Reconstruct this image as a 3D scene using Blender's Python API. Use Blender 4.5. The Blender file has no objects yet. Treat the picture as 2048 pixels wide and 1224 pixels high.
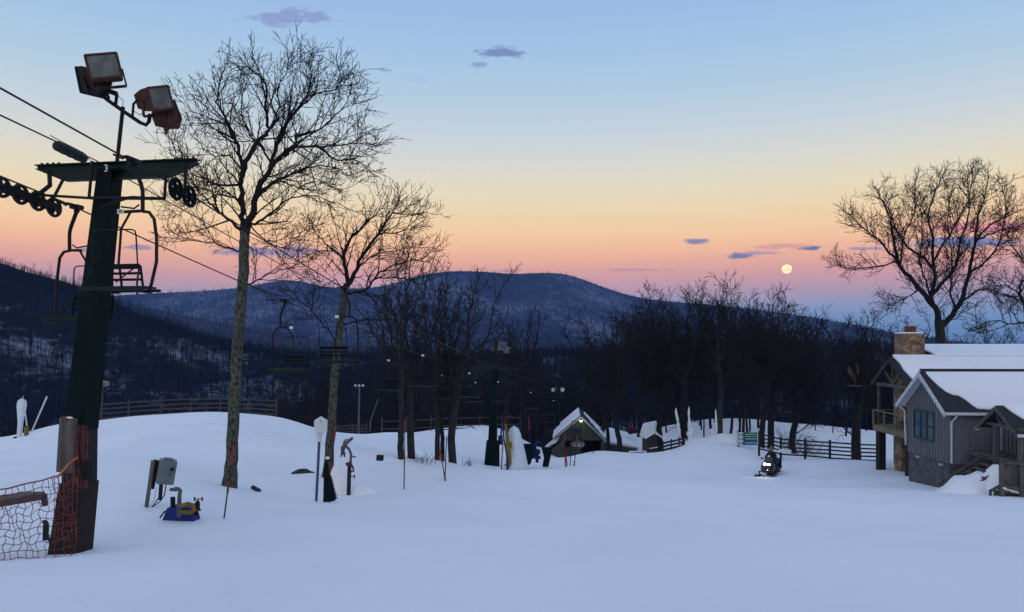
import bpy, math, random
import numpy as np
from mathutils import Vector, Matrix, noise as mnoise

sc = bpy.context.scene
COL = sc.collection
F = 1480.0; HY = 690.0

# ---------------------------------------------------------------- camera
cam = bpy.data.cameras.new("camera"); camo = bpy.data.objects.new("camera", cam); COL.objects.link(camo)
cam.sensor_width = 36; cam.lens = 36 * F / 2048; cam.shift_y = (HY - 612) / 2048
cam.clip_start = 0.1; cam.clip_end = 40000
camo.location = (0, 0, 0); camo.rotation_euler = (math.pi / 2, 0, 0)
sc.camera = camo
sc.view_settings.view_transform = 'Standard'; sc.view_settings.look = 'None'
sc.view_settings.exposure = 0.35; sc.view_settings.gamma = 1
try:
    sc.cycles.use_denoising = True
    sc.cycles.max_bounces = 5; sc.cycles.diffuse_bounces = 3; sc.cycles.volume_bounces = 0
    sc.cycles.volume_max_steps = 64
except Exception: pass

# ---------------------------------------------------------------- world: dusk sky opposite the set sun
def lin(h):
    h = h.lstrip('#'); c = [int(h[i:i + 2], 16) / 255 for i in (0, 2, 4)]
    return tuple((x / 12.92 if x <= .04045 else ((x + .055) / 1.055) ** 2.4) for x in c)
world = bpy.data.worlds.new("World"); sc.world = world; world.use_nodes = True
wt = world.node_tree; wn = wt.nodes; wl = wt.links; wn.clear()
def N(tree, t, **kw):
    n = tree.nodes.new(t)
    for k, v in kw.items(): setattr(n, k, v)
    return n
def M_(tree, op, a, b=None, c=None, clamp=False):
    n = tree.nodes.new('ShaderNodeMath'); n.operation = op; n.use_clamp = clamp
    for i, v in enumerate((a, b, c)):
        if v is None: continue
        if isinstance(v, (int, float)): n.inputs[i].default_value = v
        else: tree.links.new(v, n.inputs[i])
    return n.outputs[0]
def Mix(tree, fac, a, b, mode='MIX'):
    n = tree.nodes.new('ShaderNodeMix'); n.data_type = 'RGBA'; n.blend_type = mode
    for s, v in ((n.inputs[0], fac), (n.inputs[6], a), (n.inputs[7], b)):
        if isinstance(v, (int, float)): s.default_value = v
        elif isinstance(v, tuple): s.default_value = (*v[:3], 1)
        else: tree.links.new(v, s)
    return n.outputs[2]
def Ramp(tree, fac, stops, interp='LINEAR'):
    n = tree.nodes.new('ShaderNodeValToRGB'); n.color_ramp.interpolation = interp
    e = n.color_ramp.elements
    while len(e) < len(stops): e.new(.5)
    for i, (p, c) in enumerate(stops):
        e[i].position = p; e[i].color = (*c[:3], 1)
    tree.links.new(fac, n.inputs[0]); return n.outputs[0]
tc = N(wt, 'ShaderNodeTexCoord'); sep = N(wt, 'ShaderNodeSeparateXYZ'); wl.new(tc.outputs['Generated'], sep.inputs[0])
sx, sy, sz = sep.outputs
# tangent-like elevation: z / horizontal length in the view half, equals sin based elsewhere
hl = M_(wt, 'SQRT', M_(wt, 'ADD', M_(wt, 'MULTIPLY', sx, sx), M_(wt, 'MULTIPLY', sy, sy)))
elev = M_(wt, 'DIVIDE', M_(wt, 'ARCTAN2', sz, hl), math.pi / 2)          # 0 horizon .. 1 zenith
def ev(py): return max(0.0, math.atan((HY - py) / (F * 1.07)) / (math.pi / 2))
SKY = [(ev(690), '#5D7CAE'), (ev(640), '#7490C0'), (ev(612), '#8E97C2'), (ev(585), '#B197B3'), (ev(556), '#D19CA6'),
       (ev(525), '#E6A496'), (ev(492), '#F0B393'), (ev(458), '#F3C398'), (ev(415), '#F0D0A2'), (ev(365), '#E7D9B8'),
       (ev(310), '#D6DAD0'), (ev(240), '#C0D2E2'), (ev(160), '#A9C8E8'), (ev(70), '#9ABBE6'), (ev(-20), '#8FAFE2'),
       (0.45, '#90AFE4'), (0.7, '#85A5E0'), (1.0, '#82A1DC')]
_cp = [ev(690), ev(600), ev(540), ev(480), ev(400), ev(300), ev(150), ev(20), 1.0]
_cr = [1.0, 1.0, 1.03, 1.06, .92, .94, .97, 1.02, 1.05]; _cg = [1.03, 1.05, 1.04, 1.09, .97, .88, .90, .985, .97]; _cb = [.9, .88, .9, .92, 1.0, .845, .78, .86, .85]
skyc = Ramp(wt, elev, [(p, tuple(v * float(np.interp(p, _cp, k)) for v, k in zip(lin(c), (_cr, _cg, _cb)))) for p, c in SKY])
# side with the set sun, behind the camera: brighter and warm near the horizon
SKYW = [(0.0, (.45, .26, .17)), (0.06, (.62, .44, .30)), (0.16, (.62, .60, .55)), (0.35, (.46, .54, .70)), (0.6, (.30, .41, .68)), (1.0, (.20, .33, .62))]
westc = Ramp(wt, elev, SKYW)
az = M_(wt, 'DIVIDE', sy, hl)
wfac = N(wt, 'ShaderNodeMapRange'); wfac.interpolation_type = 'SMOOTHSTEP'
wl.new(az, wfac.inputs[0]); wfac.inputs[1].default_value = 0.15; wfac.inputs[2].default_value = -0.75
sky = Mix(wt, wfac.outputs[0], skyc, westc)
# clouds: patches around real directions, torn by noise
def cloud(px, py, w, h, col, amt, seed, scale=9., edge=.35):
    global sky
    u = M_(wt, 'DIVIDE', sx, sy); v = M_(wt, 'DIVIDE', sz, sy)
    cu, cv = (px - 1024) / F, (HY - py) / F
    comb = N(wt, 'ShaderNodeCombineXYZ')
    du = M_(wt, 'DIVIDE', M_(wt, 'SUBTRACT', u, cu), w / F); dv = M_(wt, 'DIVIDE', M_(wt, 'SUBTRACT', v, cv), h / F)
    wl.new(M_(wt, 'MULTIPLY', u, scale * F / 200), comb.inputs[0]); wl.new(M_(wt, 'MULTIPLY', v, scale * F / 75), comb.inputs[1]); comb.inputs[2].default_value = seed
    nz = N(wt, 'ShaderNodeTexNoise'); nz.inputs['Scale'].default_value = 1.0; nz.inputs['Detail'].default_value = 6; nz.inputs['Roughness'].default_value = .62
    wl.new(comb.outputs[0], nz.inputs['Vector'])
    r = M_(wt, 'SQRT', M_(wt, 'ADD', M_(wt, 'MULTIPLY', du, du), M_(wt, 'MULTIPLY', dv, dv)))
    val = M_(wt, 'SUBTRACT', M_(wt, 'ADD', M_(wt, 'MULTIPLY', nz.outputs[0], 2.4), -0.55), r)
    mr = N(wt, 'ShaderNodeMapRange'); mr.interpolation_type = 'SMOOTHSTEP'
    wl.new(val, mr.inputs[0]); mr.inputs[1].default_value = -.25; mr.inputs[2].default_value = edge; mr.inputs[4].default_value = amt
    front = M_(wt, 'GREATER_THAN', sy, 0.2)
    sky = Mix(wt, M_(wt, 'MULTIPLY', mr.outputs[0], front), sky, lin(col))
cloud(572, 36, 110, 24, '#7F8FB8', .85, 1.3, 5)
cloud(1000, 104, 60, 17, '#7383AE', 1.0, 4.1, 6)
cloud(955, 130, 26, 7, '#7F8DB6', .85, 5.1, 6)
cloud(825, 155, 55, 14, '#9FB2D6', .6, 7.7, 6)
cloud(1480, 512, 42, 8, '#6E749C', .95, 2.2, 5)
cloud(1560, 492, 75, 9, '#D9908F', .7, 12.2, 5)
cloud(1618, 497, 30, 8, '#5F6D9A', 1.0, 3.2, 5)
cloud(1392, 483, 34, 7, '#7D7E9E', .95, 8.2, 5)
cloud(1520, 506, 60, 5, '#9C8AA6', .7, 9.4, 5)
cloud(540, 503, 130, 15, '#8E7F9E', .9, 6.3, 3)
cloud(275, 495, 40, 7, '#9585A4', .85, 6.9, 4)
cloud(1270, 540, 110, 4, '#C48F9C', .7, 2.9, 4)
cloud(1010, 541, 60, 3, '#A986A0', .7, 2.5, 4)
cloud(1960, 455, 190, 16, '#E28C90', .9, 21.0, 3)
cloud(1930, 486, 190, 15, '#7C83AE', .95, 22.0, 3)
cloud(1740, 497, 60, 6, '#8A88AA', .8, 23.0, 4)
# a little physical twilight sky on top (sun just under the horizon behind the camera)
nis = N(wt, 'ShaderNodeTexSky'); nis.sky_type = 'NISHITA'; nis.sun_disc = False
nis.sun_elevation = math.radians(0.5); nis.sun_rotation = math.radians(190)
bg1 = N(wt, 'ShaderNodeBackground'); bg1.inputs[1].default_value = 1.0; wl.new(sky, bg1.inputs[0])
bg2 = N(wt, 'ShaderNodeBackground'); bg2.inputs[1].default_value = 0.003; wl.new(nis.outputs[0], bg2.inputs[0])
add = N(wt, 'ShaderNodeAddShader'); wl.new(bg1.outputs[0], add.inputs[0]); wl.new(bg2.outputs[0], add.inputs[1])
wo = N(wt, 'ShaderNodeOutputWorld'); wl.new(add.outputs[0], wo.inputs[0])
# the afterglow behind the camera as one weak, very soft sun
sl = bpy.data.lights.new("afterglow_sun", 'SUN'); sl.energy = 0.22; sl.angle = math.radians(40); sl.color = (1, .86, .74)
so = bpy.data.objects.new("afterglow_sun", sl); COL.objects.link(so)
so.rotation_euler = (math.radians(68), 0, math.radians(-14)); so.location = (0, -30, 30)

# ---------------------------------------------------------------- helpers
def P(px, py, Y): return Vector(((px - 1024) / F * Y, Y, (HY - py) / F * Y))
def tag(o, label=None, cat=None, group=None, kind=None):
    if label: o['label'] = label
    if cat: o['category'] = cat
    if group: o['group'] = group
    if kind: o['kind'] = kind
    return o
def empty(name, loc=(0, 0, 0), label=None, cat=None, group=None, rz=0, kind=None):
    o = bpy.data.objects.new(name, None); COL.objects.link(o); o.location = loc; o.rotation_euler = (0, 0, rz)
    o.empty_display_size = .2
    return tag(o, label, cat, group, kind)
def root_of(o):
    while o.parent: o = o.parent
    return o
def smooth(me, ang=None):
    me.polygons.foreach_set('use_smooth', [True] * len(me.polygons))
    if ang:
        try: me.set_sharp_from_angle(angle=math.radians(ang))
        except Exception: pass
class MB:
    """collects shapes in world coordinates, build() links them as one mesh with its origin at the thing's base"""
    def __init__(s): s.v = []; s.f = []
    def quadmesh(s, vs, fs):
        n = len(s.v); s.v += [tuple(v) for v in vs]; s.f += [tuple(i + n for i in f) for f in fs]; return s
    def box(s, c, size, R=None, bev=0.0):
        hx, hy, hz = [a / 2 for a in size]; c = Vector(c)
        R = R or Matrix.Identity(3)
        b = min(bev, hx * .9, hy * .9, hz * .9)
        if b <= 0:
            vs = [Vector((x, y, z)) for x in (-hx, hx) for y in (-hy, hy) for z in (-hz, hz)]
            fs = [(0, 1, 3, 2), (4, 6, 7, 5), (0, 4, 5, 1), (2, 3, 7, 6), (0, 2, 6, 4), (1, 5, 7, 3)]
        else:
            vs = []; idx = {}
            for sx_ in (-1, 1):
                for sy_ in (-1, 1):
                    for sz_ in (-1, 1):
                        for ax in range(3):
                            p = [sx_ * (hx - b), sy_ * (hy - b), sz_ * (hz - b)]
                            p[ax] = (sx_ * hx, sy_ * hy, sz_ * hz)[ax]
                            idx[(sx_, sy_, sz_, ax)] = len(vs); vs.append(Vector(p))
            fs = []
            for ax in range(3):
                o1, o2 = [a for a in range(3) if a != ax]
                for sg in (-1, 1):
                    loop = []
                    for a1, a2 in ((-1, -1), (1, -1), (1, 1), (-1, 1)):
                        k = [0, 0, 0]; k[ax] = sg; k[o1] = a1; k[o2] = a2; loop.append(idx[(*k, ax)])
                    fs.append(tuple(loop))
                for a1 in (-1, 1):
                    for a2 in (-1, 1):
                        k1 = [0, 0, 0]; k1[ax] = -1; k1[o1] = a1; k1[o2] = a2
                        k2 = list(k1); k2[ax] = 1
                        fs.append((idx[(*k1, o1)], idx[(*k2, o1)], idx[(*k2, o2)], idx[(*k1, o2)]))
            for sx_ in (-1, 1):
                for sy_ in (-1, 1):
                    for sz_ in (-1, 1):
                        fs.append(tuple(idx[(sx_, sy_, sz_, a)] for a in range(3)))
        return s.quadmesh([c + R @ v for v in vs], fs)
    def beam(s, a, b, w, h, up=(0, 0, 1), bev=0.0):
        a = Vector(a); b = Vector(b); d = b - a; L = d.length
        z = d.normalized(); u = Vector(up)
        if abs(z.dot(u)) > .98: u = Vector((0, 1, 0))
        x = u.cross(z).normalized(); y = z.cross(x)
        R = Matrix((x, y, z)).transposed()
        return s.box((a + b) / 2, (w, h, L), R, bev)
    def tube(s, pts, r, n=8, cap=True):
        pts = [Vector(p) for p in pts]
        rs = r if isinstance(r, (list, tuple)) else [r] * len(pts)
        base = len(s.v); prev = None
        for i, p in enumerate(pts):
            t = (pts[min(i + 1, len(pts) - 1)] - pts[max(i - 1, 0)])
            t = t.normalized() if t.length > 1e-9 else Vector((0, 0, 1))
            if prev is None:
                ref = Vector((0, 0, 1)) if abs(t.z) < .9 else Vector((1, 0, 0))
                u = t.cross(ref).normalized()
            else:
                u = (prev - t * prev.dot(t)).normalized()
            prev = u; w = t.cross(u)
            for k in range(n):
                a = 2 * math.pi * k / n
                s.v.append(tuple(p + (u * math.cos(a) + w * math.sin(a)) * rs[i]))
        for i in range(len(pts) - 1):
            for k in range(n):
                a = base + i * n + k; b = base + i * n + (k + 1) % n
                s.f.append((a, b, b + n, a + n))
        if cap:
            s.f.append(tuple(base + k for k in range(n))[::-1])
            s.f.append(tuple(base + (len(pts) - 1) * n + k for k in range(n)))
        return s
    def prism(s, poly, d):
        """poly: 3-D points, extruded by vector d"""
        n = len(poly); d = Vector(d); vs = [Vector(p) for p in poly]; vs += [p + d for p in vs]
        fs = [tuple(range(n)), tuple(range(n, 2 * n))[::-1]] + [(i, i + n, (i + 1) % n + n, (i + 1) % n) for i in range(n)]
        return s.quadmesh(vs, fs)
    def ball(s, c, r, seg=10, rings=7, sq=(1, 1, 1), jit=0, rng=None):
        c = Vector(c); base = len(s.v)
        for i in range(rings + 1):
            th = math.pi * i / rings
            for k in range(seg):
                a = 2 * math.pi * k / seg
                q = r * (1 + (rng.uniform(-jit, jit) if rng and 0 < i < rings else 0))
                s.v.append((c.x + q * sq[0] * math.sin(th) * math.cos(a), c.y + q * sq[1] * math.sin(th) * math.sin(a), c.z + q * sq[2] * math.cos(th)))
        for i in range(rings):
            for k in range(seg):
                a = base + i * seg + k; b = base + i * seg + (k + 1) % seg
                s.f.append((a, a + seg, b + seg, b))
        return s
    def build(s, name, mat, parent=None, sm=False, loc=None, bevel=0, **kw):
        if parent is not None: base = root_of(parent).location.copy()
        else: base = Vector(loc) if loc is not None else Vector((0, 0, 0))
        me = bpy.data.meshes.new(name)
        me.from_pydata([(v[0] - base[0], v[1] - base[1], v[2] - base[2]) for v in s.v], [], s.f)
        me.materials.append(mat); me.validate()
        if sm: smooth(me, 40 if sm is True else sm)
        o = bpy.data.objects.new(name, me); COL.objects.link(o)
        if parent is not None: o.parent = parent
        else: o.location = base
        if bevel:
            bm = o.modifiers.new('bevel', 'BEVEL'); bm.width = bevel; bm.segments = 2; bm.limit_method = 'ANGLE'
        tag(o, **kw)
        return o
def kids(o): return [c for c in bpy.data.objects if c.parent == o]
def copy_tree(o, kmap, parent=None):
    c = o.copy(); COL.objects.link(c)
    if parent: c.parent = parent
    for ch in kmap.get(o.name, []): copy_tree(ch, kmap, c)
    return c
def kid_map(o):
    m = {}
    def rec(x):
        m[x.name] = list(x.children)
        for ch in x.children: rec(ch)
    rec(o); return m
def text_mesh(name, s, mat, size, M, parent, ext=.004):
    cu = bpy.data.curves.new('t', 'FONT'); cu.body = s; cu.size = size; cu.extrude = ext; cu.align_x = 'CENTER'; cu.align_y = 'CENTER'
    to = bpy.data.objects.new('t', cu); COL.objects.link(to)
    dg = bpy.context.evaluated_depsgraph_get()
    me = bpy.data.meshes.new_from_object(to.evaluated_get(dg))
    bpy.data.objects.remove(to); bpy.data.curves.remove(cu)
    base = root_of(parent).location if parent else Vector((0, 0, 0))
    me.transform(Matrix.Translation(-Vector(base)) @ M); me.materials.clear(); me.materials.append(mat)
    o = bpy.data.objects.new(name, me); COL.objects.link(o); o.parent = parent
    return o

# ---------------------------------------------------------------- materials
def material(name, col, rough=.8, col2=None, scale=3., detail=5, stretch=(1, 1, 1), metal=0., bump=0., bscale=None, lo=.35, hi=.65, spec=.3, space='Object'):
    m = bpy.data.materials.new(name); m.use_nodes = True; t = m.node_tree
    b = t.nodes['Principled BSDF']; b.inputs['Roughness'].default_value = rough; b.inputs['Metallic'].default_value = metal
    b.inputs['Specular IOR Level'].default_value = spec
    tcn = N(t, 'ShaderNodeTexCoord'); mp = N(t, 'ShaderNodeMapping'); mp.inputs['Scale'].default_value = stretch
    t.links.new(tcn.outputs[space], mp.inputs[0])
    nz = N(t, 'ShaderNodeTexNoise'); nz.inputs['Scale'].default_value = scale; nz.inputs['Detail'].default_value = detail
    t.links.new(mp.outputs[0], nz.inputs['Vector'])
    if col2 is None: col2 = tuple(c * .72 for c in col)
    c = Ramp(t, nz.outputs[0], [(lo, col2), (hi, col)])
    t.links.new(c, b.inputs['Base Color'])
    if bump:
        nb = N(t, 'ShaderNodeTexNoise'); nb.inputs['Scale'].default_value = bscale or scale * 3; nb.inputs['Detail'].default_value = 6
        t.links.new(mp.outputs[0], nb.inputs['Vector'])
        bp = N(t, 'ShaderNodeBump'); bp.inputs['Strength'].default_value = 1; bp.inputs['Distance'].default_value = bump
        t.links.new(nb.outputs[0], bp.inputs['Height']); t.links.new(bp.outputs[0], b.inputs['Normal'])
    return m
def emit(name, col, s):
    m = bpy.data.materials.new(name); m.use_nodes = True; t = m.node_tree; b = t.nodes['Principled BSDF']
    b.inputs['Base Color'].default_value = (.3, .3, .3, 1)
    b.inputs['Emission Color'].default_value = (*col, 1); b.inputs['Emission Strength'].default_value = s
    return m
MAT = {}
def snow_material(name, base=(.86, .85, .85), tint2=(.81, .81, .82), bs=1.0, patch=False):
    m = bpy.data.materials.new(name); m.use_nodes = True; t = m.node_tree; b = t.nodes['Principled BSDF']
    b.inputs['Roughness'].default_value = .75; b.inputs['Specular IOR Level'].default_value = .15
    tcn = N(t, 'ShaderNodeTexCoord')
    n1 = N(t, 'ShaderNodeTexNoise'); n1.inputs['Scale'].default_value = .22; n1.inputs['Detail'].default_value = 6; t.links.new(tcn.outputs['Object'], n1.inputs[0])
    colr = Ramp(t, n1.outputs[0], [(.35, tint2), (.6, base)])
    if patch:   # scuffed, wind-scoured streaks on the mound where old dirty snow shows
        sp = N(t, 'ShaderNodeSeparateXYZ'); t.links.new(tcn.outputs['Object'], sp.inputs[0])
        dx = M_(t, 'DIVIDE', M_(t, 'ADD', sp.outputs[0], 16.5), 5.5); dy = M_(t, 'DIVIDE', M_(t, 'SUBTRACT', sp.outputs[1], 44), 6)
        rr = M_(t, 'SUBTRACT', 1.0, M_(t, 'ADD', M_(t, 'MULTIPLY', dx, dx), M_(t, 'MULTIPLY', dy, dy)), clamp=True)
        mq = N(t, 'ShaderNodeMapping'); mq.inputs['Rotation'].default_value = (0, 0, .5); mq.inputs['Scale'].default_value = (.35, 1.6, 1); t.links.new(tcn.outputs['Object'], mq.inputs[0])
        nq = N(t, 'ShaderNodeTexNoise'); nq.inputs['Scale'].default_value = 1.3; nq.inputs['Detail'].default_value = 7; nq.inputs['Roughness'].default_value = .7; t.links.new(mq.outputs[0], nq.inputs[0])
        kq = N(t, 'ShaderNodeMapRange'); t.links.new(nq.outputs[0], kq.inputs[0]); kq.inputs[1].default_value = .54; kq.inputs[2].default_value = .68; kq.inputs[4].default_value = .55
        colr = Mix(t, M_(t, 'MULTIPLY', kq.outputs[0], rr), colr, (.45, .45, .47))
    t.links.new(colr, b.inputs['Base Color'])
    mp = N(t, 'ShaderNodeMapping'); mp.inputs['Rotation'].default_value = (0, 0, .35); mp.inputs['Scale'].default_value = (1, .35, 1); t.links.new(tcn.outputs['Object'], mp.inputs[0])
    n2 = N(t, 'ShaderNodeTexNoise'); n2.inputs['Scale'].default_value = 1.1; n2.inputs['Detail'].default_value = 7; n2.inputs['Roughness'].default_value = .55; t.links.new(mp.outputs[0], n2.inputs[0])
    n3 = N(t, 'ShaderNodeTexNoise'); n3.inputs['Scale'].default_value = 45; n3.inputs['Detail'].default_value = 4; t.links.new(tcn.outputs['Object'], n3.inputs[0])
    h = M_(t, 'ADD', M_(t, 'MULTIPLY', n2.outputs[0], .16 * bs), M_(t, 'MULTIPLY', n3.outputs[0], .010 * bs))
    bp = N(t, 'ShaderNodeBump'); bp.inputs['Distance'].default_value = 1; bp.inputs['Strength'].default_value = .6
    t.links.new(h, bp.inputs['Height']); t.links.new(bp.outputs[0], b.inputs['Normal'])
    return m
SNOW = snow_material('snow', patch=True); SNOW_LUMP = snow_material('snow_lump', (.80, .80, .82), (.75, .76, .78), bs=.5)
BARK = material('bark', (.115, .12, .085), .95, (.024, .023, .021), 15, 10, (1, 1, .5), bump=.05, lo=.38, hi=.66)
BARKD = material('dark_bark', (.012, .011, .013), .95, (.007, .007, .009), 4)
BARKM = material('grey_bark', (.030, .028, .027), .95, (.011, .010, .012), 6, stretch=(1, 1, .3), bump=.02)
TWIG = material('twigs', (.012, .010, .011), .95, (.008, .007, .008), 3)
GREEN = material('green_paint', (.0012, .0095, .0092), .65, (.0006, .005, .0058), 2.5, stretch=(1, 1, .4), bump=.003, spec=.1)
GREEN_L = material('faded_green_paint', (.0035, .018, .014), .6, (.0018, .010, .009), 3, spec=.2)
STEEL = material('dark_steel', (.005, .006, .007), .55, (.003, .0035, .0045), 8, spec=.2)
GALV = material('galvanised_steel', (.11, .125, .14), .5, (.07, .085, .095), 12, metal=.4)
RUST = material('rust_orange_paint', (.085, .026, .014), .8, (.03, .012, .010), 7, bump=.004)
GLASS = material('lamp_glass', (.055, .09, .095), .25, (.02, .036, .04), 5, spec=.6, lo=.4, hi=.6)
WOOD = material('weathered_wood', (.14, .13, .12), .9, (.06, .055, .05), 6, 8, (1, 1, .12), bump=.01)
WOODB = material('brown_board', (.030, .020, .018), .9, (.014, .010, .010), 6, 8, (4, 4, .3), bump=.006)
FENCEW = material('grey_fence_wood', (.07, .062, .068), .9, (.035, .031, .036), 7, 6, bump=.01)
FENCED = material('dark_fence_wood', (.022, .022, .028), .9, (.012, .012, .016), 6)
ORANGE = material('orange_plastic', (.26, .034, .022), .7, (.15, .024, .016), 6)
YELLOW = material('yellow_foam', (.25, .15, .018), .8, (.11, .07, .018), 6, bump=.01)
BLUEP = material('blue_plastic', (.006, .022, .14), .6, (.01, .03, .18), 5)
BLACK = material('black_rubber', (.010, .010, .012), .6, (.006, .006, .008), 5)
GREY = material('grey_enamel', (.14, .17, .185), .5, (.11, .135, .15), 3)
WHITE = material('white_paint', (.60, .64, .67), .6, (.5, .54, .57), 3)
ICE = material('icy_snow', (.66, .72, .78), .6, (.56, .62, .69), 4, bump=.03)
REDD = material('dark_red_paint', (.14, .02, .016), .7, (.07, .015, .012), 4)
ROCK = material('rock', (.05, .055, .055), .9, (.02, .024, .026), 3, 8, bump=.05)
DARKCLOTH = material('dark_cloth', (.02, .02, .028), .9, (.012, .012, .018), 8)
# ---------------------------------------------------------------- snow terrain
CTRL = [(200,1224,8),(1024,1224,8.4),(1900,1224,8.5),(1024,1100,12.3),(1500,1100,12.5),(1024,1010,22),(1400,1000,24.9),(1700,1005,25),(1300,960,40),(1600,978,33),
(0,1122,11),(135,1106,15),(60,1040,18),(0,960,26),(100,930,32),(0,886,45),(60,872,45),(110,850,47),(160,845,48),(190,841,49),(300,833,51),(400,828,52),(480,828,52),(550,833,52),(600,846,52),(650,866,52),
(300,1012,19),(400,1034,18),(450,1037,18.3),(300,930,28),(457,972,26),(450,900,38),(550,900,40),(632,1006,24),(652,1005,24),(655,940,32),(605,958,33),(510,984,27),(700,992,27),
(808,981,32),(891,963,41),(760,920,42),(820,918,43),(905,924,45),(870,919,45),(700,868,60),(760,866,63),(900,866,66),(1000,858,70),(945,956,48),(985,930,58),(1010,945,54),(1030,938,56),
(1060,937,57),(1095,932,60),(1140,935,55),(1190,903,62),(1250,913,64),(1285,919,64),(1330,903,62),(1380,884,62),(1440,878,64),(1500,890,64),(1530,905,60),(1545,950,49),(1650,918,54),(1750,928,50),(1765,938,46),
(1815,962,38.5),(1898,977,34),(1950,985,31),(2040,1008,27),(1900,1060,20),(2300,980,34),(2300,930,48),(-300,1000,20),(-300,880,50),(1850,925,52),(2000,915,58),
(1163,925,76),(1300,872,85),(1560,852,88),(1640,886,80),(1450,866,90),(760,986,27.5),(850,972,29.5),(950,956,33),(1035,943,40),(770,989,31),(860,977,34),(955,963,39),(1040,950,47),(1740,940,72),(1450,836,100),(1520,840,100),(1360,848,98),(1600,850,98),(1115,920,68),(1100,905,80),(1040,880,80),(860,890,80),(600,925,66),(400,915,66),(250,925,64),(50,960,62),
(1900,905,72),(2300,905,75)]
cp = [tuple(P(*c)) for c in CTRL]
cp += [(x, 0, -1.6) for x in (-14, 0, 14)] + [(x, -14, .4) for x in (-14, 0, 14)] + [(-30, 14, -3.6), (-30, 0, -1.6), (30, 0, -1.8), (30, 16, -4), (45, 30, -6)]
cp += [(x, 116, -24) for x in (-70, -35, 0)] + [(30, 116, -14), (60, 118, -18), (90, 116, -22)]
cp = np.array(cp)
def _K(d2): return np.where(d2 > 1e-12, d2 * np.log(np.maximum(d2, 1e-12)), 0.0)
_n = len(cp); _A = np.zeros((_n + 3, _n + 3)); _d2 = ((cp[:, None, :2] - cp[None, :, :2]) ** 2).sum(-1)
_A[:_n, :_n] = _K(_d2) + np.eye(_n) * .8; _A[:_n, _n] = 1; _A[:_n, _n + 1:] = cp[:, :2]; _A[_n, :_n] = 1; _A[_n + 1:, :_n] = cp[:, :2].T
_w = np.linalg.solve(_A, np.concatenate([cp[:, 2], [0, 0, 0]]))
def sstep(a, b, x): t = np.clip((x - a) / (b - a), 0, 1); return t * t * (3 - 2 * t)
def far_h(x, y):
    # falls into the valley beyond the clearing
    d = np.maximum(y - 95, 0)
    return -16 - 0.36 * np.minimum(d, 150) - .09 * np.clip(d - 150, 0, 400) + 3 * np.sin(x / 47 + 1) * np.sin(y / 61)
def side_h(x, y): return -1.6 - .145 * y
def heights(x, y):
    x = np.asarray(x, float); y = np.asarray(y, float); shp = x.shape; x = x.ravel(); y = y.ravel()
    z = np.zeros_like(x)
    for i in range(0, len(x), 20000):
        xx = x[i:i + 20000]; yy = y[i:i + 20000]
        xc = np.clip(xx, -60, 80); yc = np.clip(yy, -18, 116)
        d2 = (xc[:, None] - cp[None, :, 0]) ** 2 + (yc[:, None] - cp[None, :, 1]) ** 2
        z[i:i + 20000] = _K(d2) @ _w[:_n] + _w[_n] + _w[_n + 1] * xc + _w[_n + 2] * yc
    # wind drifts
    z += .045 * np.sin(x * .42 + 1.3 * np.sin(y * .17)) * np.sin(y * .31 + .8) * sstep(6, 20, y) + .02 * np.sin(x * 1.1 + y * .6)
    k = sstep(103, 132, y)
    z = z * (1 - k) + far_h(x, y) * k
    k2 = sstep(60, 110, np.abs(x)) * (1 - k)
    z = z * (1 - k2) + side_h(x, np.minimum(y, 100)) * k2
    return z.reshape(shp)
def G(x, y): return float(heights(np.array([x]), np.array([y]))[0])
def GP(px, Y): x = (px - 1024) / F * Y; return Vector((x, Y, G(x, Y)))
def grid_mesh(name, X, Y, Z, mat, **kw):
    ny, nx = X.shape; v = np.stack([X, Y, Z], -1).reshape(-1, 3)
    i = np.arange(ny * nx).reshape(ny, nx)
    q = np.stack([i[:-1, :-1], i[:-1, 1:], i[1:, 1:], i[1:, :-1]], -1).reshape(-1, 4)
    return np_mesh(name, v, q, mat, True, **kw)
def np_mesh(name, v, q, mat, sm=False, parent=None, loc=(0, 0, 0), **kw):
    me = bpy.data.meshes.new(name); k = q.shape[1]; v = v - np.array(loc)[None]
    me.vertices.add(len(v)); me.vertices.foreach_set('co', v.astype(np.float32).ravel())
    me.loops.add(q.size); me.loops.foreach_set('vertex_index', q.astype(np.int32).ravel())
    me.polygons.add(len(q)); me.polygons.foreach_set('loop_start', np.arange(0, q.size, k, dtype=np.int32)); me.polygons.foreach_set('loop_total', np.full(len(q), k, dtype=np.int32))
    me.update(calc_edges=True); me.materials.append(mat)
    if sm: me.polygons.foreach_set('use_smooth', [True] * len(q))
    o = bpy.data.objects.new(name, me); COL.objects.link(o)
    if parent: o.parent = parent
    else: o.location = loc
    return tag(o, **kw)
def axis(core0, core1, step, lim):
    a = list(np.arange(core0, core1 + 1e-6, step)); s = step
    while a[-1] < lim: s *= 1.25; a.append(a[-1] + s)
    s = step; lo = []; p = core0
    while p > -lim: s *= 1.25; p -= s; lo.append(p)
    return np.array(lo[::-1] + a)
xs = np.clip(axis(-50, 60, .55, 3500), -3500, 3500); ys = axis(-6, 108, .55, 2500); ys = np.clip(ys[ys > -60], -60, 2740)
GX, GY = np.meshgrid(xs, ys)
rngn = np.random.default_rng(3)
# snow outside the clearing turns into snow with leaf litter between trees, still one sheet
grid_mesh('snow_ground', GX, GY, heights(GX, GY), SNOW, kind='structure')

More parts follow.
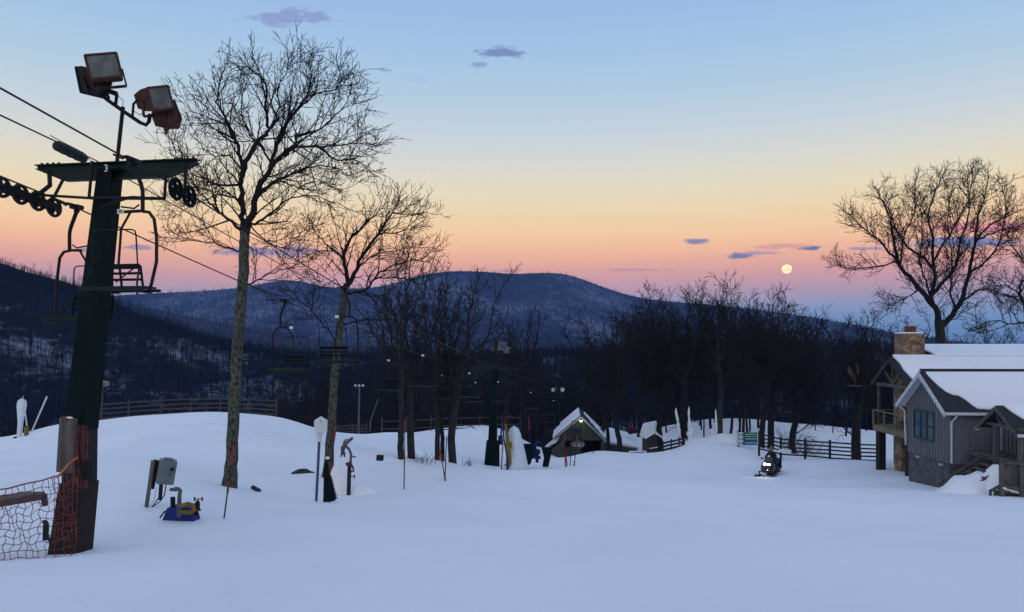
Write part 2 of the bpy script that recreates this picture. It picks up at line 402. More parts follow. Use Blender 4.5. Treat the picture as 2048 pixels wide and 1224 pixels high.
# ---------------------------------------------------------------- wooded hills
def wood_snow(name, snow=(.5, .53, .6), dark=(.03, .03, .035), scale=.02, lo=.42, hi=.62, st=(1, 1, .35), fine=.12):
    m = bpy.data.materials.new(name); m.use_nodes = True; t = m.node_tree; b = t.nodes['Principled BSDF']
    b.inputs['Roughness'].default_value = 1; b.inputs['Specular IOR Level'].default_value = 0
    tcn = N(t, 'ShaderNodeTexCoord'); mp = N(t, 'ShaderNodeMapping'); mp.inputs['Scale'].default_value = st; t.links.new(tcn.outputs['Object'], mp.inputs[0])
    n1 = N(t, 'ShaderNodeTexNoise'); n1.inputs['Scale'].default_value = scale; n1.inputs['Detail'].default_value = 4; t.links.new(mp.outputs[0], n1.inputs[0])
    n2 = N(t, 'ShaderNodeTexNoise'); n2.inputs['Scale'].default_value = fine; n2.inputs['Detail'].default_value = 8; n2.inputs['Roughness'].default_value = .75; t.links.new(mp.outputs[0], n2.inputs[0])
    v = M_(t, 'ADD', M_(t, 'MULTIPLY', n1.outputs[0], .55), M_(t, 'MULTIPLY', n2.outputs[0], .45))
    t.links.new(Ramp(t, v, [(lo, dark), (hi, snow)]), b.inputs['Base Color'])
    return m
def fnoise(x, y, seed, octs=5, f0=1.):
    r = np.random.default_rng(seed); z = np.zeros_like(x); a = 1.; f = f0; tot = 0
    for _ in range(octs):
        for k in range(3):
            th = r.uniform(0, 2 * np.pi); ph = r.uniform(0, 6.28, 2)
            z += a * np.sin(f * (x * np.cos(th) + y * np.sin(th)) + ph[0]) / 3
        tot += a; a *= .55; f *= 1.95
    return z / tot
HILLF = {}
def hill(name, D, ridge, depth, drop, mat, amp, f0, nx=260, ny=90, pw=1.0, seed=1):
    rp = np.array(ridge, float); X0 = (rp[0, 0] - 1024) / F * D; X1 = (rp[-1, 0] - 1024) / F * D
    RX = (rp[:, 0] - 1024) / F * D; RZ = (HY - rp[:, 1]) / F * D
    def surf(X, t):
        rz = np.interp(X, RX, RZ)
        # smooth ridge line a little
        rz = (rz + np.interp(X - D * .012, RX, RZ) + np.interp(X + D * .012, RX, RZ)) / 3
        tt = np.clip(t, 0, 1)
        Y = D - depth * t + amp * 2 * fnoise(X, X * 0, seed + 5, 3, f0)
        z = rz - (rz - drop) * tt ** pw + amp * fnoise(X, Y, seed, 5, f0) * np.minimum(1, tt * 6 + .08) - np.where(t < 0, -t * (rz - drop) * .8, 0)
        return Y, z
    xx = np.linspace(X0, X1, nx); tt = np.concatenate([np.linspace(-.15, -.01, 4), np.linspace(0, 1, ny) ** 1.3])
    X, T = np.meshgrid(xx, tt); Y, Z = surf(X, T)
    o = grid_mesh(name, X, Y, Z, mat, kind='structure')
    HILLF[name] = (surf, X0, X1)
    return o
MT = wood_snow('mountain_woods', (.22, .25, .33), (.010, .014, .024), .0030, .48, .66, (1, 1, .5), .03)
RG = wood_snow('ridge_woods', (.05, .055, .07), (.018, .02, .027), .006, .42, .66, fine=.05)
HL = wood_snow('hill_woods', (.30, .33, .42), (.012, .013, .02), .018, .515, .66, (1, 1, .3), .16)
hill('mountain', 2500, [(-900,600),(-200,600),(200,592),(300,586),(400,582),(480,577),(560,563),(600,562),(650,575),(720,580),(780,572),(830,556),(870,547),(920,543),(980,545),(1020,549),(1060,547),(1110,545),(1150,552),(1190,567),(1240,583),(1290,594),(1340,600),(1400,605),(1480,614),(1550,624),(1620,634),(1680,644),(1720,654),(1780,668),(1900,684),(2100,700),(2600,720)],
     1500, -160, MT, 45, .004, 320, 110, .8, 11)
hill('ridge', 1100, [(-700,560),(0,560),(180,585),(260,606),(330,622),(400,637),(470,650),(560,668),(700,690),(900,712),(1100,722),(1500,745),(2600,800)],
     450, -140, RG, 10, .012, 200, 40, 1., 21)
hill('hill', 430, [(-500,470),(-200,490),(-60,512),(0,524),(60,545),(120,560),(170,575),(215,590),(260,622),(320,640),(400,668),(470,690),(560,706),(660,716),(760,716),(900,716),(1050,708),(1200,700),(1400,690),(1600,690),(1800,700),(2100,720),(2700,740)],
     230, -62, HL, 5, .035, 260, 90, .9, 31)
def scatter_trees(name, hname, n, h0, h1, w, mat, seed, tmax, twigs=4, label=None, dens=None):
    surf, X0, X1 = HILLF[hname]; r = np.random.default_rng(seed)
    X = r.uniform(X0, X1, n); T = r.uniform(0, 1, n) ** 1.15 * tmax
    Y, Z = surf(X, T)
    if dens is not None:
        k = dens(X, T, r); X, Y, Z, T = X[k], Y[k], Z[k], T[k]; n = len(X)
    H = r.uniform(h0, h1, n); lean = r.normal(0, .05, n)
    V = []; 
    def blade(x0, z0, x1, z1, wid, y0, dy):
        # a thin triangular prism seen as a stick: two crossed triangles
        a = np.stack([x0 - wid, y0, z0], -1); b = np.stack([x0 + wid, y0, z0], -1); c = np.stack([x1, y0 + dy, z1], -1)
        V.append(np.stack([a, b, c], 1))
        a = np.stack([x0, y0 - wid, z0], -1); b = np.stack([x0, y0 + wid, z0], -1)
        V.append(np.stack([a, b, c], 1))
    one = np.ones(n)
    blade(X, Z - 1, X + lean * H, Z + H, w * one, Y, 0 * one)
    for k in range(twigs):
        f = r.uniform(.25, .8, n); s = r.choice([-1, 1], n) * r.uniform(.12, .35, n)
        zb = Z + H * f; blade(X + lean * H * f, zb, X + lean * H * f + s * H, zb + H * r.uniform(.15, .4, n), w * .55 * one, Y, r.normal(0, .12, n) * H)
    V = np.concatenate(V).reshape(-1, 3); q = np.arange(len(V)).reshape(-1, 3)
    return np_mesh(name, V, q, mat, kind='stuff', label=label, cat='forest' if label else None)
FARW = material('far_bare_wood', (.010, .010, .014), 1., (.007, .007, .010), .05, spec=0, space='Object')
scatter_trees('mountain_forest', 'mountain', 60000, 7, 14, .9, FARW, 5, .75, 1, 'bare leafless forest covering the snowy far mountain')
scatter_trees('ridge_forest', 'ridge', 16000, 6, 11, .5, FARW, 6, .9, 2, 'dark leafless forest on the ridge between near hill and mountain')
scatter_trees('hillside_forest', 'hill', 21000, 6, 12, .2, FARW, 7, 1.0, 5, 'bare leafless forest on the snowy hillside across the valley', dens=lambda X, T, r: (T > .035) | (r.random(len(T)) < .15))
scatter_trees('hilltop_forest', 'hill', 9000, 2.5, 5.5, .16, FARW, 17, .05, 5, 'dense fringe of bare trees along the top of the near hillside')
# the wood on the slope just behind the clearing, too many trunks to count
def slope_wood(name, n, X0, X1, Y0, Y1, h0, h1, w, seed, label, twigs=6):
    r = np.random.default_rng(seed); X = r.uniform(X0, X1, n); Y = r.uniform(Y0, Y1, n); Z = heights(X, Y)
    HILLF['_'] = (lambda a, b: (Y, Z), 0, 1)
    H = r.uniform(h0, h1, n); lean = r.normal(0, .05, n); V = []
    def blade(x0, y0, z0, x1, y1, z1, wid):
        for ax in (0, 1):
            a = np.stack([x0 - wid * (ax == 0), y0 - wid * (ax == 1), z0], -1); b = np.stack([x0 + wid * (ax == 0), y0 + wid * (ax == 1), z0], -1); c = np.stack([x1, y1, z1], -1)
            V.append(np.stack([a, b, c], 1))
    one = np.ones(n); blade(X, Y, Z - .5, X + lean * H, Y, Z + H, w * one)
    for k in range(twigs):
        f = r.uniform(.15, .85, n); s = r.normal(0, .28, n); s2 = r.normal(0, .2, n)
        bx = X + lean * H * f; zb = Z + H * f; blade(bx, Y, zb, bx + s * H, Y + s2 * H, zb + H * r.uniform(.1, .35, n), w * .4 * one)
    V = np.concatenate(V).reshape(-1, 3)
    return np_mesh(name, V, np.arange(len(V)).reshape(-1, 3), FARW, kind='stuff', label=label, cat='forest')
slope_wood('slope_forest', 7000, -170, 190, 118, 235, 8, 17, .17, 9, 'dark leafless forest on the valley slope behind the clearing')

# ---------------------------------------------------------------- bare trees
class Tree:
    def __init__(s, seed): s.r = random.Random(seed); s.lines = {'trunk': [], 'crown': []}
    def add(s, pts, rs, kind): s.lines[kind].append((pts, rs))
    def walk(s, p, d, L, n, wig, trop):
        r = s.r; pts = [p]; st = L / n; dx, dy, dz = d
        for i in range(n):
            dx += r.gauss(0, wig); dy += r.gauss(0, wig); dz += r.gauss(0, wig) + trop
            l = math.sqrt(dx * dx + dy * dy + dz * dz); dx /= l; dy /= l; dz /= l
            p = (p[0] + dx * st, p[1] + dy * st, p[2] + dz * st); pts.append(p)
        return pts
    def sub(s, pts, r0, r1, lvl, P_):
        """children along a polyline"""
        r = s.r; n = len(pts) - 1; prm = P_[lvl]
        L = sum(math.dist(pts[i], pts[i + 1]) for i in range(n))
        cnt = max(1, int(prm['per'] * L + r.random()))
        for c in range(min(cnt, prm.get('max', 40))):
            t = prm['t0'] + (1 - prm['t0']) * (c + r.random()) / max(cnt, 1); t = min(t, .999)
            i = min(int(t * n), n - 1); f = t * n - i; a, b = pts[i], pts[i + 1]
            p = tuple(a[k] + (b[k] - a[k]) * f for k in range(3)); d = Vector(b) - Vector(a)
            if d.length < 1e-6: continue
            d.normalize(); ax = Vector((r.gauss(0, 1), r.gauss(0, 1), r.gauss(0, 1)))
            ax = (ax - d * ax.dot(d)).normalized(); ang = math.radians(r.uniform(*prm['ang']))
            dd = d * math.cos(ang) + ax * math.sin(ang)
            dd.z += prm.get('up', .1); dd.normalize()
            l = prm['len'] * (1.15 - .55 * t) * r.uniform(.55, 1.25)
            if 'rel' in prm: l = L * prm['rel'] * (1.2 - .6 * t) * r.uniform(.5, 1.2)
            rr = max(min((r0 + (r1 - r0) * t) * .62, prm['r']), prm['rmin'])
            q = s.walk(p, tuple(dd), l, prm['n'], prm['wig'], prm['trop'])
            re = max(rr * .3, P_['tip'])
            s.add(q, [rr + (re - rr) * k / (len(q) - 1) for k in range(len(q))], 'crown')
            if lvl + 1 in P_: s.sub(q, rr, re, lvl + 1, P_)
    def limb(s, pts, r0, r1, kind='trunk', sm=4, wob=.03):
        # Catmull through the given points with small wobble
        P0 = [Vector(p) for p in pts]; out = []
        Q = [P0[0] * 2 - P0[1]] + P0 + [P0[-1] * 2 - P0[-2]]
        for i in range(1, len(Q) - 2):
            for k in range(sm):
                t = k / sm; a, b, c, d = Q[i - 1:i + 3]
                p = .5 * ((2 * b) + (c - a) * t + (2 * a - 5 * b + 4 * c - d) * t * t + (-a + 3 * b - 3 * c + d) * t ** 3)
                if not (i == 1 and k == 0): p += Vector([s.r.gauss(0, wob) for _ in range(3)])
                out.append(tuple(p))
        out.append(tuple(P0[-1])); n = len(out)
        rs = [r0 + (r1 - r0) * (k / (n - 1)) ** .8 for k in range(n)]
        s.add(out, rs, kind); return out
    def mesh(s, kind):
        groups = {}
        for pts, rs in s.lines[kind]:
            sd = 3 if max(rs) < .03 else (5 if max(rs) < .09 else 9)
            groups.setdefault((len(pts), sd), []).append((pts, rs))
        V = []; Q = []; off = 0
        for (n, sd), L in groups.items():
            A = np.array([l[0] for l in L]); R = np.array([l[1] for l in L]); m = len(L)
            T = np.gradient(A, axis=1); T /= np.linalg.norm(T, axis=-1, keepdims=True) + 1e-9
            ref = np.where(np.abs(T[:, :1, 2:3]) > .8, np.array([1., 0, 0]), np.array([0, 0, 1.])) * np.ones_like(T)
            U = np.cross(T, ref); U /= np.linalg.norm(U, axis=-1, keepdims=True) + 1e-9; W = np.cross(T, U)
            a = np.arange(sd) * 2 * np.pi / sd
            v = A[:, :, None] + R[:, :, None, None] * (U[:, :, None] * np.cos(a)[None, None, :, None] + W[:, :, None] * np.sin(a)[None, None, :, None])
            i = np.arange(m * n * sd).reshape(m, n, sd) + off; j = np.roll(i, -1, axis=2)
            q = np.stack([i[:, :-1], j[:, :-1], j[:, 1:], i[:, 1:]], -1).reshape(-1, 4)
            V.append(v.reshape(-1, 3)); Q.append(q); off += m * n * sd
        return np.concatenate(V), np.concatenate(Q)
    def build(s, name, loc, label, cat='tree', group=None, bark=None, twig=None):
        root = empty(name, loc, label, cat, group)
        v, q = s.mesh('trunk'); np_mesh('trunk', v - np.array(loc)[None], q, bark or BARK, True, parent=root)
        v, q = s.mesh('crown'); np_mesh('crown', v - np.array(loc)[None], q, twig or TWIG, False, parent=root)
        return root
def params(Y, k=1.0, dens=1.0):
    tip = .0038 + .00016 * Y
    return {'tip': tip,
      1: dict(per=3.7 * dens / k, t0=.12, ang=(28, 62), up=.18, len=1.6 * k, r=.034, rmin=tip * 1.6, n=7, wig=.10, trop=.035),
      2: dict(per=3.7 * dens / k, t0=.2, ang=(28, 65), up=.1, len=.8 * k, r=.015, rmin=tip * 1.25, n=5, wig=.11, trop=.04),
      3: dict(per=4.6 * dens / k, t0=.25, ang=(25, 60), up=.08, len=.46 * k, r=.008, rmin=tip, n=3, wig=.11, trop=.05)}
def fork_tree(name, seed, Y, trunk, tr, limbs, label, k=1., dens=1., depth=1.6, bark=None, group=None, flare=1.35, twig=None):
    T = Tree(seed); r = T.r; prm = params(Y, k, dens)
    tp = [P(x, y, Y) for x, y in trunk]; g = GP(trunk[0][0], Y); tp[0] = Vector((tp[0].x, Y, g.z - .4))
    out = T.limb(tp, tr[0], tr[1], 'trunk', 6, .012)
    pts, rs = T.lines['trunk'][-1]
    for i in range(len(rs)):
        hgt = pts[i][2] - g.z
        if hgt < 1.2: rs[i] *= 1 + (flare - 1) * max(0, (1 - max(hgt, 0) / 1.2)) ** 2
    HOST = [T.lines['trunk'][-1]]
    for L in limbs:
        pxs, (r0, r1), dz = L; n = len(pxs); q = []
        sgn = dz if dz is not None else r.choice([-1, 1]) * r.uniform(.4, 1) * depth
        best = (1e9, None)
        for pts_l, rs_l in HOST:
            for c_, p_ in enumerate(pts_l):
                if p_[1] < 1: continue
                sx_ = 1024 + p_[0] / p_[1] * F; sy_ = HY - p_[2] / p_[1] * F; dd_ = math.hypot(sx_ - pxs[0][0], sy_ - pxs[0][1]) + (0 if rs_l[c_] > r0 * .7 else 25)
                if dd_ < best[0]: best = (dd_, p_)
        st3 = best[1]; y00 = st3[1]; sgn = (Y + sgn) - y00
        q.append(Vector(st3))
        for i, (x, y) in enumerate(pxs):
            if i == 0: continue
            yy = y00 + sgn * (i / (n - 1)) ** 1.2
            q.append(P(x, y, yy))
        o = T.limb(q, r0, r1, 'crown', 4, .03 * k); HOST.append(T.lines['crown'][-1])
        T.sub(o, r0, r1, 1, prm)
        # terminal spray
        T.sub(o[-6:], r1 * 1.3, r1, 2, prm)
    return T.build(name, tuple(g), label, 'tree', group, bark, twig)
L1 = [
 ([(486,470),(484,440),(482,391),(484,319),(469,252),(450,205),(432,160),(446,98)], (.13,.012), .8),
 ([(485,345),(496,297),(523,252),(540,230),(532,185),(534,131),(510,100),(490,88)], (.10,.012), -.6),
 ([(492,470),(500,440),(514,382),(536,328),(567,293),(594,268),(597,240)], (.15,.04), .5),
 ([(534,330),(558,261),(594,189),(621,149),(626,108),(621,76)], (.08,.012), 1.2),
 ([(567,293),(594,270),(653,270),(707,265),(768,261)], (.07,.010), -1.4),
 ([(600,250),(648,230),(689,189),(711,149)], (.05,.010), 1.5),
 ([(530,366),(572,337),(617,320),(671,315),(715,340)], (.06,.010), -1.7),
 ([(503,455),(520,440),(550,414),(586,387),(644,382),(680,402)], (.06,.010), 1.3),
 ([(482,462),(442,423),(415,396),(383,360),(345,337)], (.07,.010), 1.0),
 ([(484,360),(437,355),(392,337),(356,300),(338,262)], (.05,.010), -1.6),
 ([(486,510),(451,495),(392,481),(350,476)], (.04,.010), -.8),
 ([(492,572),(505,566),(532,549),(572,540),(632,515)], (.04,.010), .8),
 ([(468,255),(451,221),(415,207),(368,180)], (.05,.010), -.9),
 ([(524,310),(520,261),(496,239),(480,170),(505,100)], (.05,.010), 1.6),
 ([(520,380),(560,350),(600,360),(640,350),(690,372)], (.04,.010), 2.0),
 ([(505,455),(530,480),(570,495),(605,470)], (.03,.010), -1.5),
 ([(484,400),(450,380),(410,390),(370,410),(350,430)], (.035,.010), 1.8),
 ([(540,235),(560,190),(560,130),(590,85)], (.045,.010), -1.6),
 ([(594,195),(640,150),(680,140),(690,110)], (.04,.010), -1.2),
 ([(640,270),(680,300),(720,300),(745,330)], (.04,.010), .9),
 ([(484,325),(455,290),(420,290),(385,250)], (.04,.010), .9)]
L1 = [([(487 + (x - 487) * .965, 470 + (y - 470) * (.885 if y < 470 else 1)) for x, y in p_], r_, d_) for p_, r_, d_ in L1]
fork_tree('tall_bare_tree', 11, 26, [(458,976),(464,900),(470,780),(478,650),(486,560),(488,500),(489,462)], (.215, .165), L1,
          'tallest bare oak with mottled lichen bark standing right of the near lift tower', 1.0, .98)
L2 = [
 ([(692,580),(695,560),(687,517),(698,485),(724,452),(750,429),(780,410)], (.12,.012), .5),
 ([(694,578),(705,556),(724,511),(757,468),(786,426),(799,394)], (.12,.012), -.6),
 ([(696,590),(731,580),(757,548),(816,521),(860,524)], (.075,.010), .9),
 ([(688,515),(659,494),(639,475),(620,450)], (.05,.012), .6),
 ([(745,556),(796,556),(835,566),(860,580)], (.035,.008), -1.4),
 ([(757,470),(803,462),(840,430)], (.04,.012), 1.1),
 ([(680,655),(747,638),(800,640),(830,625)], (.04,.012), .7),
 ([(684,690),(640,640),(600,600),(575,610)], (.035,.012), -.9),
 ([(786,428),(815,430),(856,425)], (.035,.012), -1.0),
 ([(690,585),(672,560),(650,570),(625,555)], (.03,.012), -.9),
 ([(705,545),(740,515),(790,500),(850,495)], (.04,.012), 1.6)]
fork_tree('leaning_bare_tree', 12, 31, [(655,942),(662,850),(668,760),(680,650),(690,575)], (.20, .14), L2,
          'bare oak with forked crown and lichen trunk right of the tallest tree', .85, .88)
L3 = [
 ([(1878,650),(1870,615),(1826,565),(1795,522),(1786,469),(1770,413),(1755,378)], (.30,.03), 1.5),
 ([(1795,522),(1764,488),(1727,457),(1697,426)], (.12,.025), -1.5),
 ([(1879,593),(1870,550),(1857,525),(1814,491),(1795,463),(1777,415)], (.2,.03), -2.0),
 ([(1866,540),(1864,475),(1857,429),(1872,380),(1888,347)], (.14,.025), 2.0),
 ([(1880,592),(1904,544),(1919,494),(1938,422),(1935,350)], (.18,.03), 1.0),
 ([(1880,655),(1890,645),(1919,609),(1938,547),(1950,488),(1982,450),(2042,420)], (.32,.03), 1.0),
 ([(1950,488),(1954,444),(1969,398),(1978,350)], (.12,.025), -2.0),
 ([(1962,483),(1997,463),(2052,450)], (.10,.025), 2.0),
 ([(1926,606),(1963,578),(2013,590),(2040,600)], (.10,.025), -2.0),
 ([(1840,584),(1814,596),(1775,612)], (.08,.025), -2.0),
 ([(1790,525),(1749,534),(1700,537),(1672,532)], (.08,.025), 1.5),
 ([(1888,522),(1907,453),(1938,398),(1945,345)], (.10,.025), -3.0),
 ([(1910,615),(1900,570),(1905,520),(1895,440),(1905,370)], (.10,.025), 3.0),
 ([(1800,530),(1810,470),(1830,420),(1825,370)], (.09,.025), 3.0),
 ([(1940,540),(1975,520),(2000,480),(2010,420),(2005,370)], (.10,.025), -3.0),
 ([(1868,620),(1850,560),(1838,520),(1845,450),(1840,390)], (.10,.025), 3.0)]
fork_tree('spreading_bare_tree', 13, 65, [(1884,925),(1883,800),(1882,700),(1878,640)], (.5, .38), L3,
          'large wide spreading bare tree behind the stone chimney of the grey house', 1.45, 1.05, 3.0, bark=BARKM)
fork_tree('edge_bare_tree', 14, 55, [(2075,900),(2070,780),(2058,680),(2052,610)], (.3, .2), [
 ([(2052,612),(2040,590),(2040,570),(2060,545),(2030,500),(2010,478)], (.14,.02), 1), ([(2052,640),(2020,650),(1990,640),(1950,655)], (.07,.02), -1),
 ([(2052,600),(2075,560),(2080,500)], (.12,.02), 1), ([(2042,590),(2010,570),(1985,580)], (.06,.02), -1)],
 'bare tree cut off by the right edge of the photo beyond the house', 1.5, 1.1, 2, bark=BARKM)
# mid-distance trees in front of the far fence
MID = [(800,918,43,452,.20,812,'bare tree with pale forked trunk in snow beside the black box'),
       (824,919,43.5,500,.24,800,'darker thick-trunked bare tree just right of the pale forked one'),
       (873,920,45,505,.17,868,'first of the pair of slim black-trunked trees left of the green tower'),
       (885,921,45.6,560,.15,884,'second slim black-trunked tree, close right of its neighbour'),
       (905,926,45,505,.26,936,'bare tree leaning right with a thick dark base left of the green tower'),
       (1046,890,74,600,.32,1050,'bare tree behind the snow covered hydrant and yellow hose'),
       (1018,885,72,625,.26,1012,'bare tree with grey ragged trunk directly behind the green tower')]
def free_tree(name, seed, px, Y, top, rad, tx, label, k=1.3, dens=.85, spread=.33, bark=None, group=None, forks=None):
    T = Tree(seed); r = T.r; g = GP(px, Y); top += 20; H = P(px, top, Y).z - g.z; k_ = k * H / 14
    prm = params(Y, k_, dens)
    fh = r.uniform(.38, .55); dxt = (tx - px) / F * Y
    tp = [Vector((g.x, g.y, g.z - .4)), g + Vector((dxt * .15 + r.gauss(0, .1), 0, H * fh * .35)), g + Vector((dxt * .3 + r.gauss(0, .12), r.gauss(0, .2), H * fh * .7)), g + Vector((dxt * fh, 0, H * fh))]
    T.limb(tp, rad, rad * .72, 'trunk', 5, .02)
    top_p = tp[-1]
    for i in range(forks or r.choice([5, 6, 7])):
        a = i * 2.4 + r.uniform(-.4, .4); st = tp[2].lerp(top_p, r.uniform(.2, 1)) if i > 1 else top_p
        out = r.uniform(.35, 1) * spread * H; rise = (H * (1 - fh)) * r.uniform(.62, 1.0) if i > 0 else H * (1 - fh)
        if i == 0: out *= .25
        e = Vector((st.x + math.cos(a) * out + dxt * (1 - fh) * .8, st.y + math.sin(a) * out, top_p.z + rise * .95))
        m1 = st.lerp(e, .33) + Vector((math.cos(a) * out * .12, math.sin(a) * out * .12, -rise * .05)); m2 = st.lerp(e, .66) + Vector((r.gauss(0, .2), r.gauss(0, .2), 0))
        r0 = rad * r.uniform(.35, .55); o = T.limb([st, m1, m2, e], r0, prm['tip'] * 1.5, 'trunk' if r0 > .06 else 'crown', 4, .08)
        T.sub(o, r0, .02, 1, prm)
    for i in range(r.choice([2, 4])):
        st = tp[1].lerp(tp[3], r.random()); a = r.uniform(0, 6.28)
        o = T.walk(tuple(st), (math.cos(a), math.sin(a), .25), H * r.uniform(.15, .26), 8, .12, .02)
        T.add(o, [rad * .22 * (1 - .8 * j / 8) for j in range(9)], 'crown'); T.sub(o, .04, .02, 1, prm)
    return T.build(name, tuple(g), label, 'tree', group, bark or (BARKM if Y < 50 else BARKD), TWIG)
for i, (px, py, Y, top, rad, tx, lab) in enumerate(MID):
    free_tree('bare_tree', 40 + i, px, Y, top, rad, tx, lab, 1.1, .55, .3)
free_tree('broken_tree', 60, 1712, 62, 600, .42, 1722, 'bare tree with a split, broken-off limb left of the house deck', 1.3, .8, .34, forks=8)
free_tree('bare_tree', 61, 1372, 66, 560, .38, 1366, 'thickest black-trunked bare tree right of the small hut, beside snow-plastered poles', 1.3, .95, .36)
free_tree('bare_tree', 62, 1440, 67, 545, .28, 1425, 'pale-barked forked bare tree by the right snow-plastered pole', 1.3, .95, .36, bark=material('pale_bark', (.055, .052, .052), .95, (.02, .019, .02), 6))
free_tree('bare_tree', 63, 1524, 63, 560, .26, 1538, 'black-trunked bare tree at the left end of the dark fence, by the green sign', 1.3, .9, .36)
free_tree('bare_tree', 64, 1541, 66, 600, .32, 1556, 'black-trunked bare tree behind the snowmobile and dark fence', 1.3, .9, .36)
free_tree('bare_tree', 65, 1585, 70, 612, .34, 1590, 'black-trunked bare tree behind the middle of the dark fence', 1.3, .9, .36)
free_tree('bare_tree', 66, 1322, 68, 575, .3, 1310, 'black-trunked bare tree standing against the small hut', 1.3, .9, .33)
free_tree('bare_tree', 67, 1240, 66, 600, .27, 1225, 'bare tree in front of the right wall of the shack, nearest trunk', 1.3, .7, .33)
free_tree('bare_tree', 68, 1214, 68, 620, .2, 1205, 'slimmer bare tree at the right front corner of the shack', 1.3, .7, .3)
# forest behind: prototypes copied as individuals
protos = []
for i in range(9):
    T = Tree(100 + i); r = T.r; H = 15.; rad = r.uniform(.16, .26); prm = params(85, 1.2, .62)
    fh = r.uniform(.35, .55); tp = [Vector((0, 0, -1)), Vector((r.gauss(0, .15), r.gauss(0, .15), H * fh * .4)), Vector((r.gauss(0, .4), r.gauss(0, .4), H * fh))]
    T.limb(tp, rad, rad * .7, 'trunk', 4, .03)
    for j in range(6):
        a = j * 2.4 + r.uniform(-.4, .4); st = tp[1].lerp(tp[2], r.uniform(.5, 1)); out = r.uniform(.1, .3) * H * (0.3 if j == 0 else 1); rise = H * (1 - fh) * r.uniform(.65, 1)
        e = Vector((st.x + math.cos(a) * out, st.y + math.sin(a) * out, tp[2].z + rise)); m1 = st.lerp(e, .35) + Vector((math.cos(a), math.sin(a), -1)) * out * .12
        m2 = st.lerp(e, .7) + Vector((r.gauss(0, .25), r.gauss(0, .25), 0))
        r0 = rad * r.uniform(.32, .5); o = T.limb([st, m1, m2, e], r0, .03, 'trunk' if r0 > .06 else 'crown', 3, .1); T.sub(o, r0, .03, 1, prm)
    root = T.build('forest_tree', (0, 0, 0), None, 'tree', None, BARKD, TWIG)
    protos.append((root, kid_map(root)))
fr = random.Random(77); used = set(); FT = []
ZONES = [ # px range, Y range, count, top function, label
 ((1180, 1340), (80, 120), 26, lambda x: np.interp(x, [1150, 1200, 1290, 1340], [655, 625, 580, 565]), 'bare dark-trunked tree in the wood behind the shack and small hut'),
 ((1340, 1500), (78, 122), 26, lambda x: np.interp(x, [1340, 1400, 1450, 1500], [562, 545, 543, 552]), 'bare dark-trunked tree in the wood behind the snowbank and green sign'),
 ((1500, 1720), (82, 125), 30, lambda x: np.interp(x, [1500, 1560, 1650, 1720], [560, 592, 610, 618]), 'bare dark-trunked tree in the wood behind the dark rail fence'),
 ((1720, 2120), (85, 125), 42, lambda x: np.interp(x, [1720, 1800, 1950, 2120], [612, 618, 625, 625]), 'bare thin tree in the treeline beyond the grey house'),
 ((960, 1180), (88, 130), 34, lambda x: np.interp(x, [960, 1040, 1100, 1180], [650, 640, 705, 680]), 'bare dark tree in the wood behind the green tower and lamp pole'),
 ((560, 960), (84, 135), 44, lambda x: np.interp(x, [560, 700, 820, 960], [700, 690, 640, 640]), 'bare dark tree in the wood behind the far rail fence'),
 ((-80, 560), (92, 160), 36, lambda x: np.interp(x, [-80, 200, 420, 560], [800, 775, 730, 700]), 'bare dark tree in the wood below the snow mound fence')]
gi = 0
for (p0, p1), (y0, y1), cnt, top, lab in ZONES:
    xs_ = []
    for k in range(cnt):
        Y = y0 + (y1 - y0) * (k + fr.random()) / cnt; px = fr.uniform(p0, p1)
        xs_.append((px, Y))
    XY = np.array([((px - 1024) / F * Y, Y) for px, Y in xs_]); ZZ = heights(XY[:, 0], XY[:, 1])
    for (px, Y), z, (x, y) in zip(xs_, ZZ, XY):
        t = float(top(px)) + 20 + (fr.random() ** .8) * 165
        H = (HY - t) / F * Y - z
        if H < 5: H = 5
        pi = gi % len(protos); root, km = protos[pi]; gi += 1
        o = root if pi not in used else copy_tree(root, km); used.add(pi)
        o.location = (x, y, z); sc_ = H / 15.; o.scale = (sc_ * fr.uniform(.8, 1.0),) * 2 + (sc_,); o.rotation_euler = (0, 0, fr.uniform(0, 6.28))
        o['group'] = lab.replace('tree in', 'trees in', 1); FT.append((px, Y, H, o))

LMK = [(-20, 'beyond the left edge net'), (40, 'behind the snow-plastered gun'), (95, 'behind the slanting lance pole'), (150, 'behind the near tower mast'), (205, 'behind the tan floodlight pole'), (260, 'behind the left end of the mound fence'), (330, 'behind the mound fence above the electric box'), (400, 'behind the middle of the mound fence'), (465, 'behind the tallest oak trunk'), (535, 'behind the right end of the mound fence'), (590, 'above the dark rock'), (640, 'behind the white house-shaped board'), (690, 'above the snow gun'), (720, 'behind the three-lamp pole'), (760, 'behind the small black box'), (808, 'behind the pale forked tree'), (845, 'between the two mid-field tree groups'), (880, 'behind the slim black-trunked pair'), (930, 'behind the right-leaning tree'), (965, 'just left of the distant green tower'), (1000, 'behind the distant green tower lamps'), (1035, 'behind the yellow-edged snow column'), (1075, 'behind the notched green pads'), (1115, 'behind the farthest lift tower'), (1162, 'behind the shack gable lamp'), (1200, 'behind the right roof slope of the shack'), (1235, 'behind the low shed roof'), (1265, 'behind the red bundle'), (1308, 'behind the small hut'), (1345, 'behind the dark log rails'), (1378, 'behind the tall snow-plastered poles'), (1410, 'behind the middle of the snowbank'), (1433, 'behind the right snow-plastered pole'), (1469, 'behind the ice cone'), (1500, 'behind the green trail sign'), (1543, 'behind the snowmobile rider'), (1590, 'behind the brush-covered snowy rise'), (1640, 'behind the middle of the dark fence'), (1680, 'behind the right half of the dark fence'), (1715, 'behind the tree with the platform'), (1760, 'behind the deck gable'), (1815, 'behind the stone chimney'), (1880, 'behind the spreading tree trunk'), (1940, 'behind the roof right of the spreading tree'), (1985, 'beyond the right part of the long roof'), (2030, 'beyond the roof at the right edge')]
_by = {}
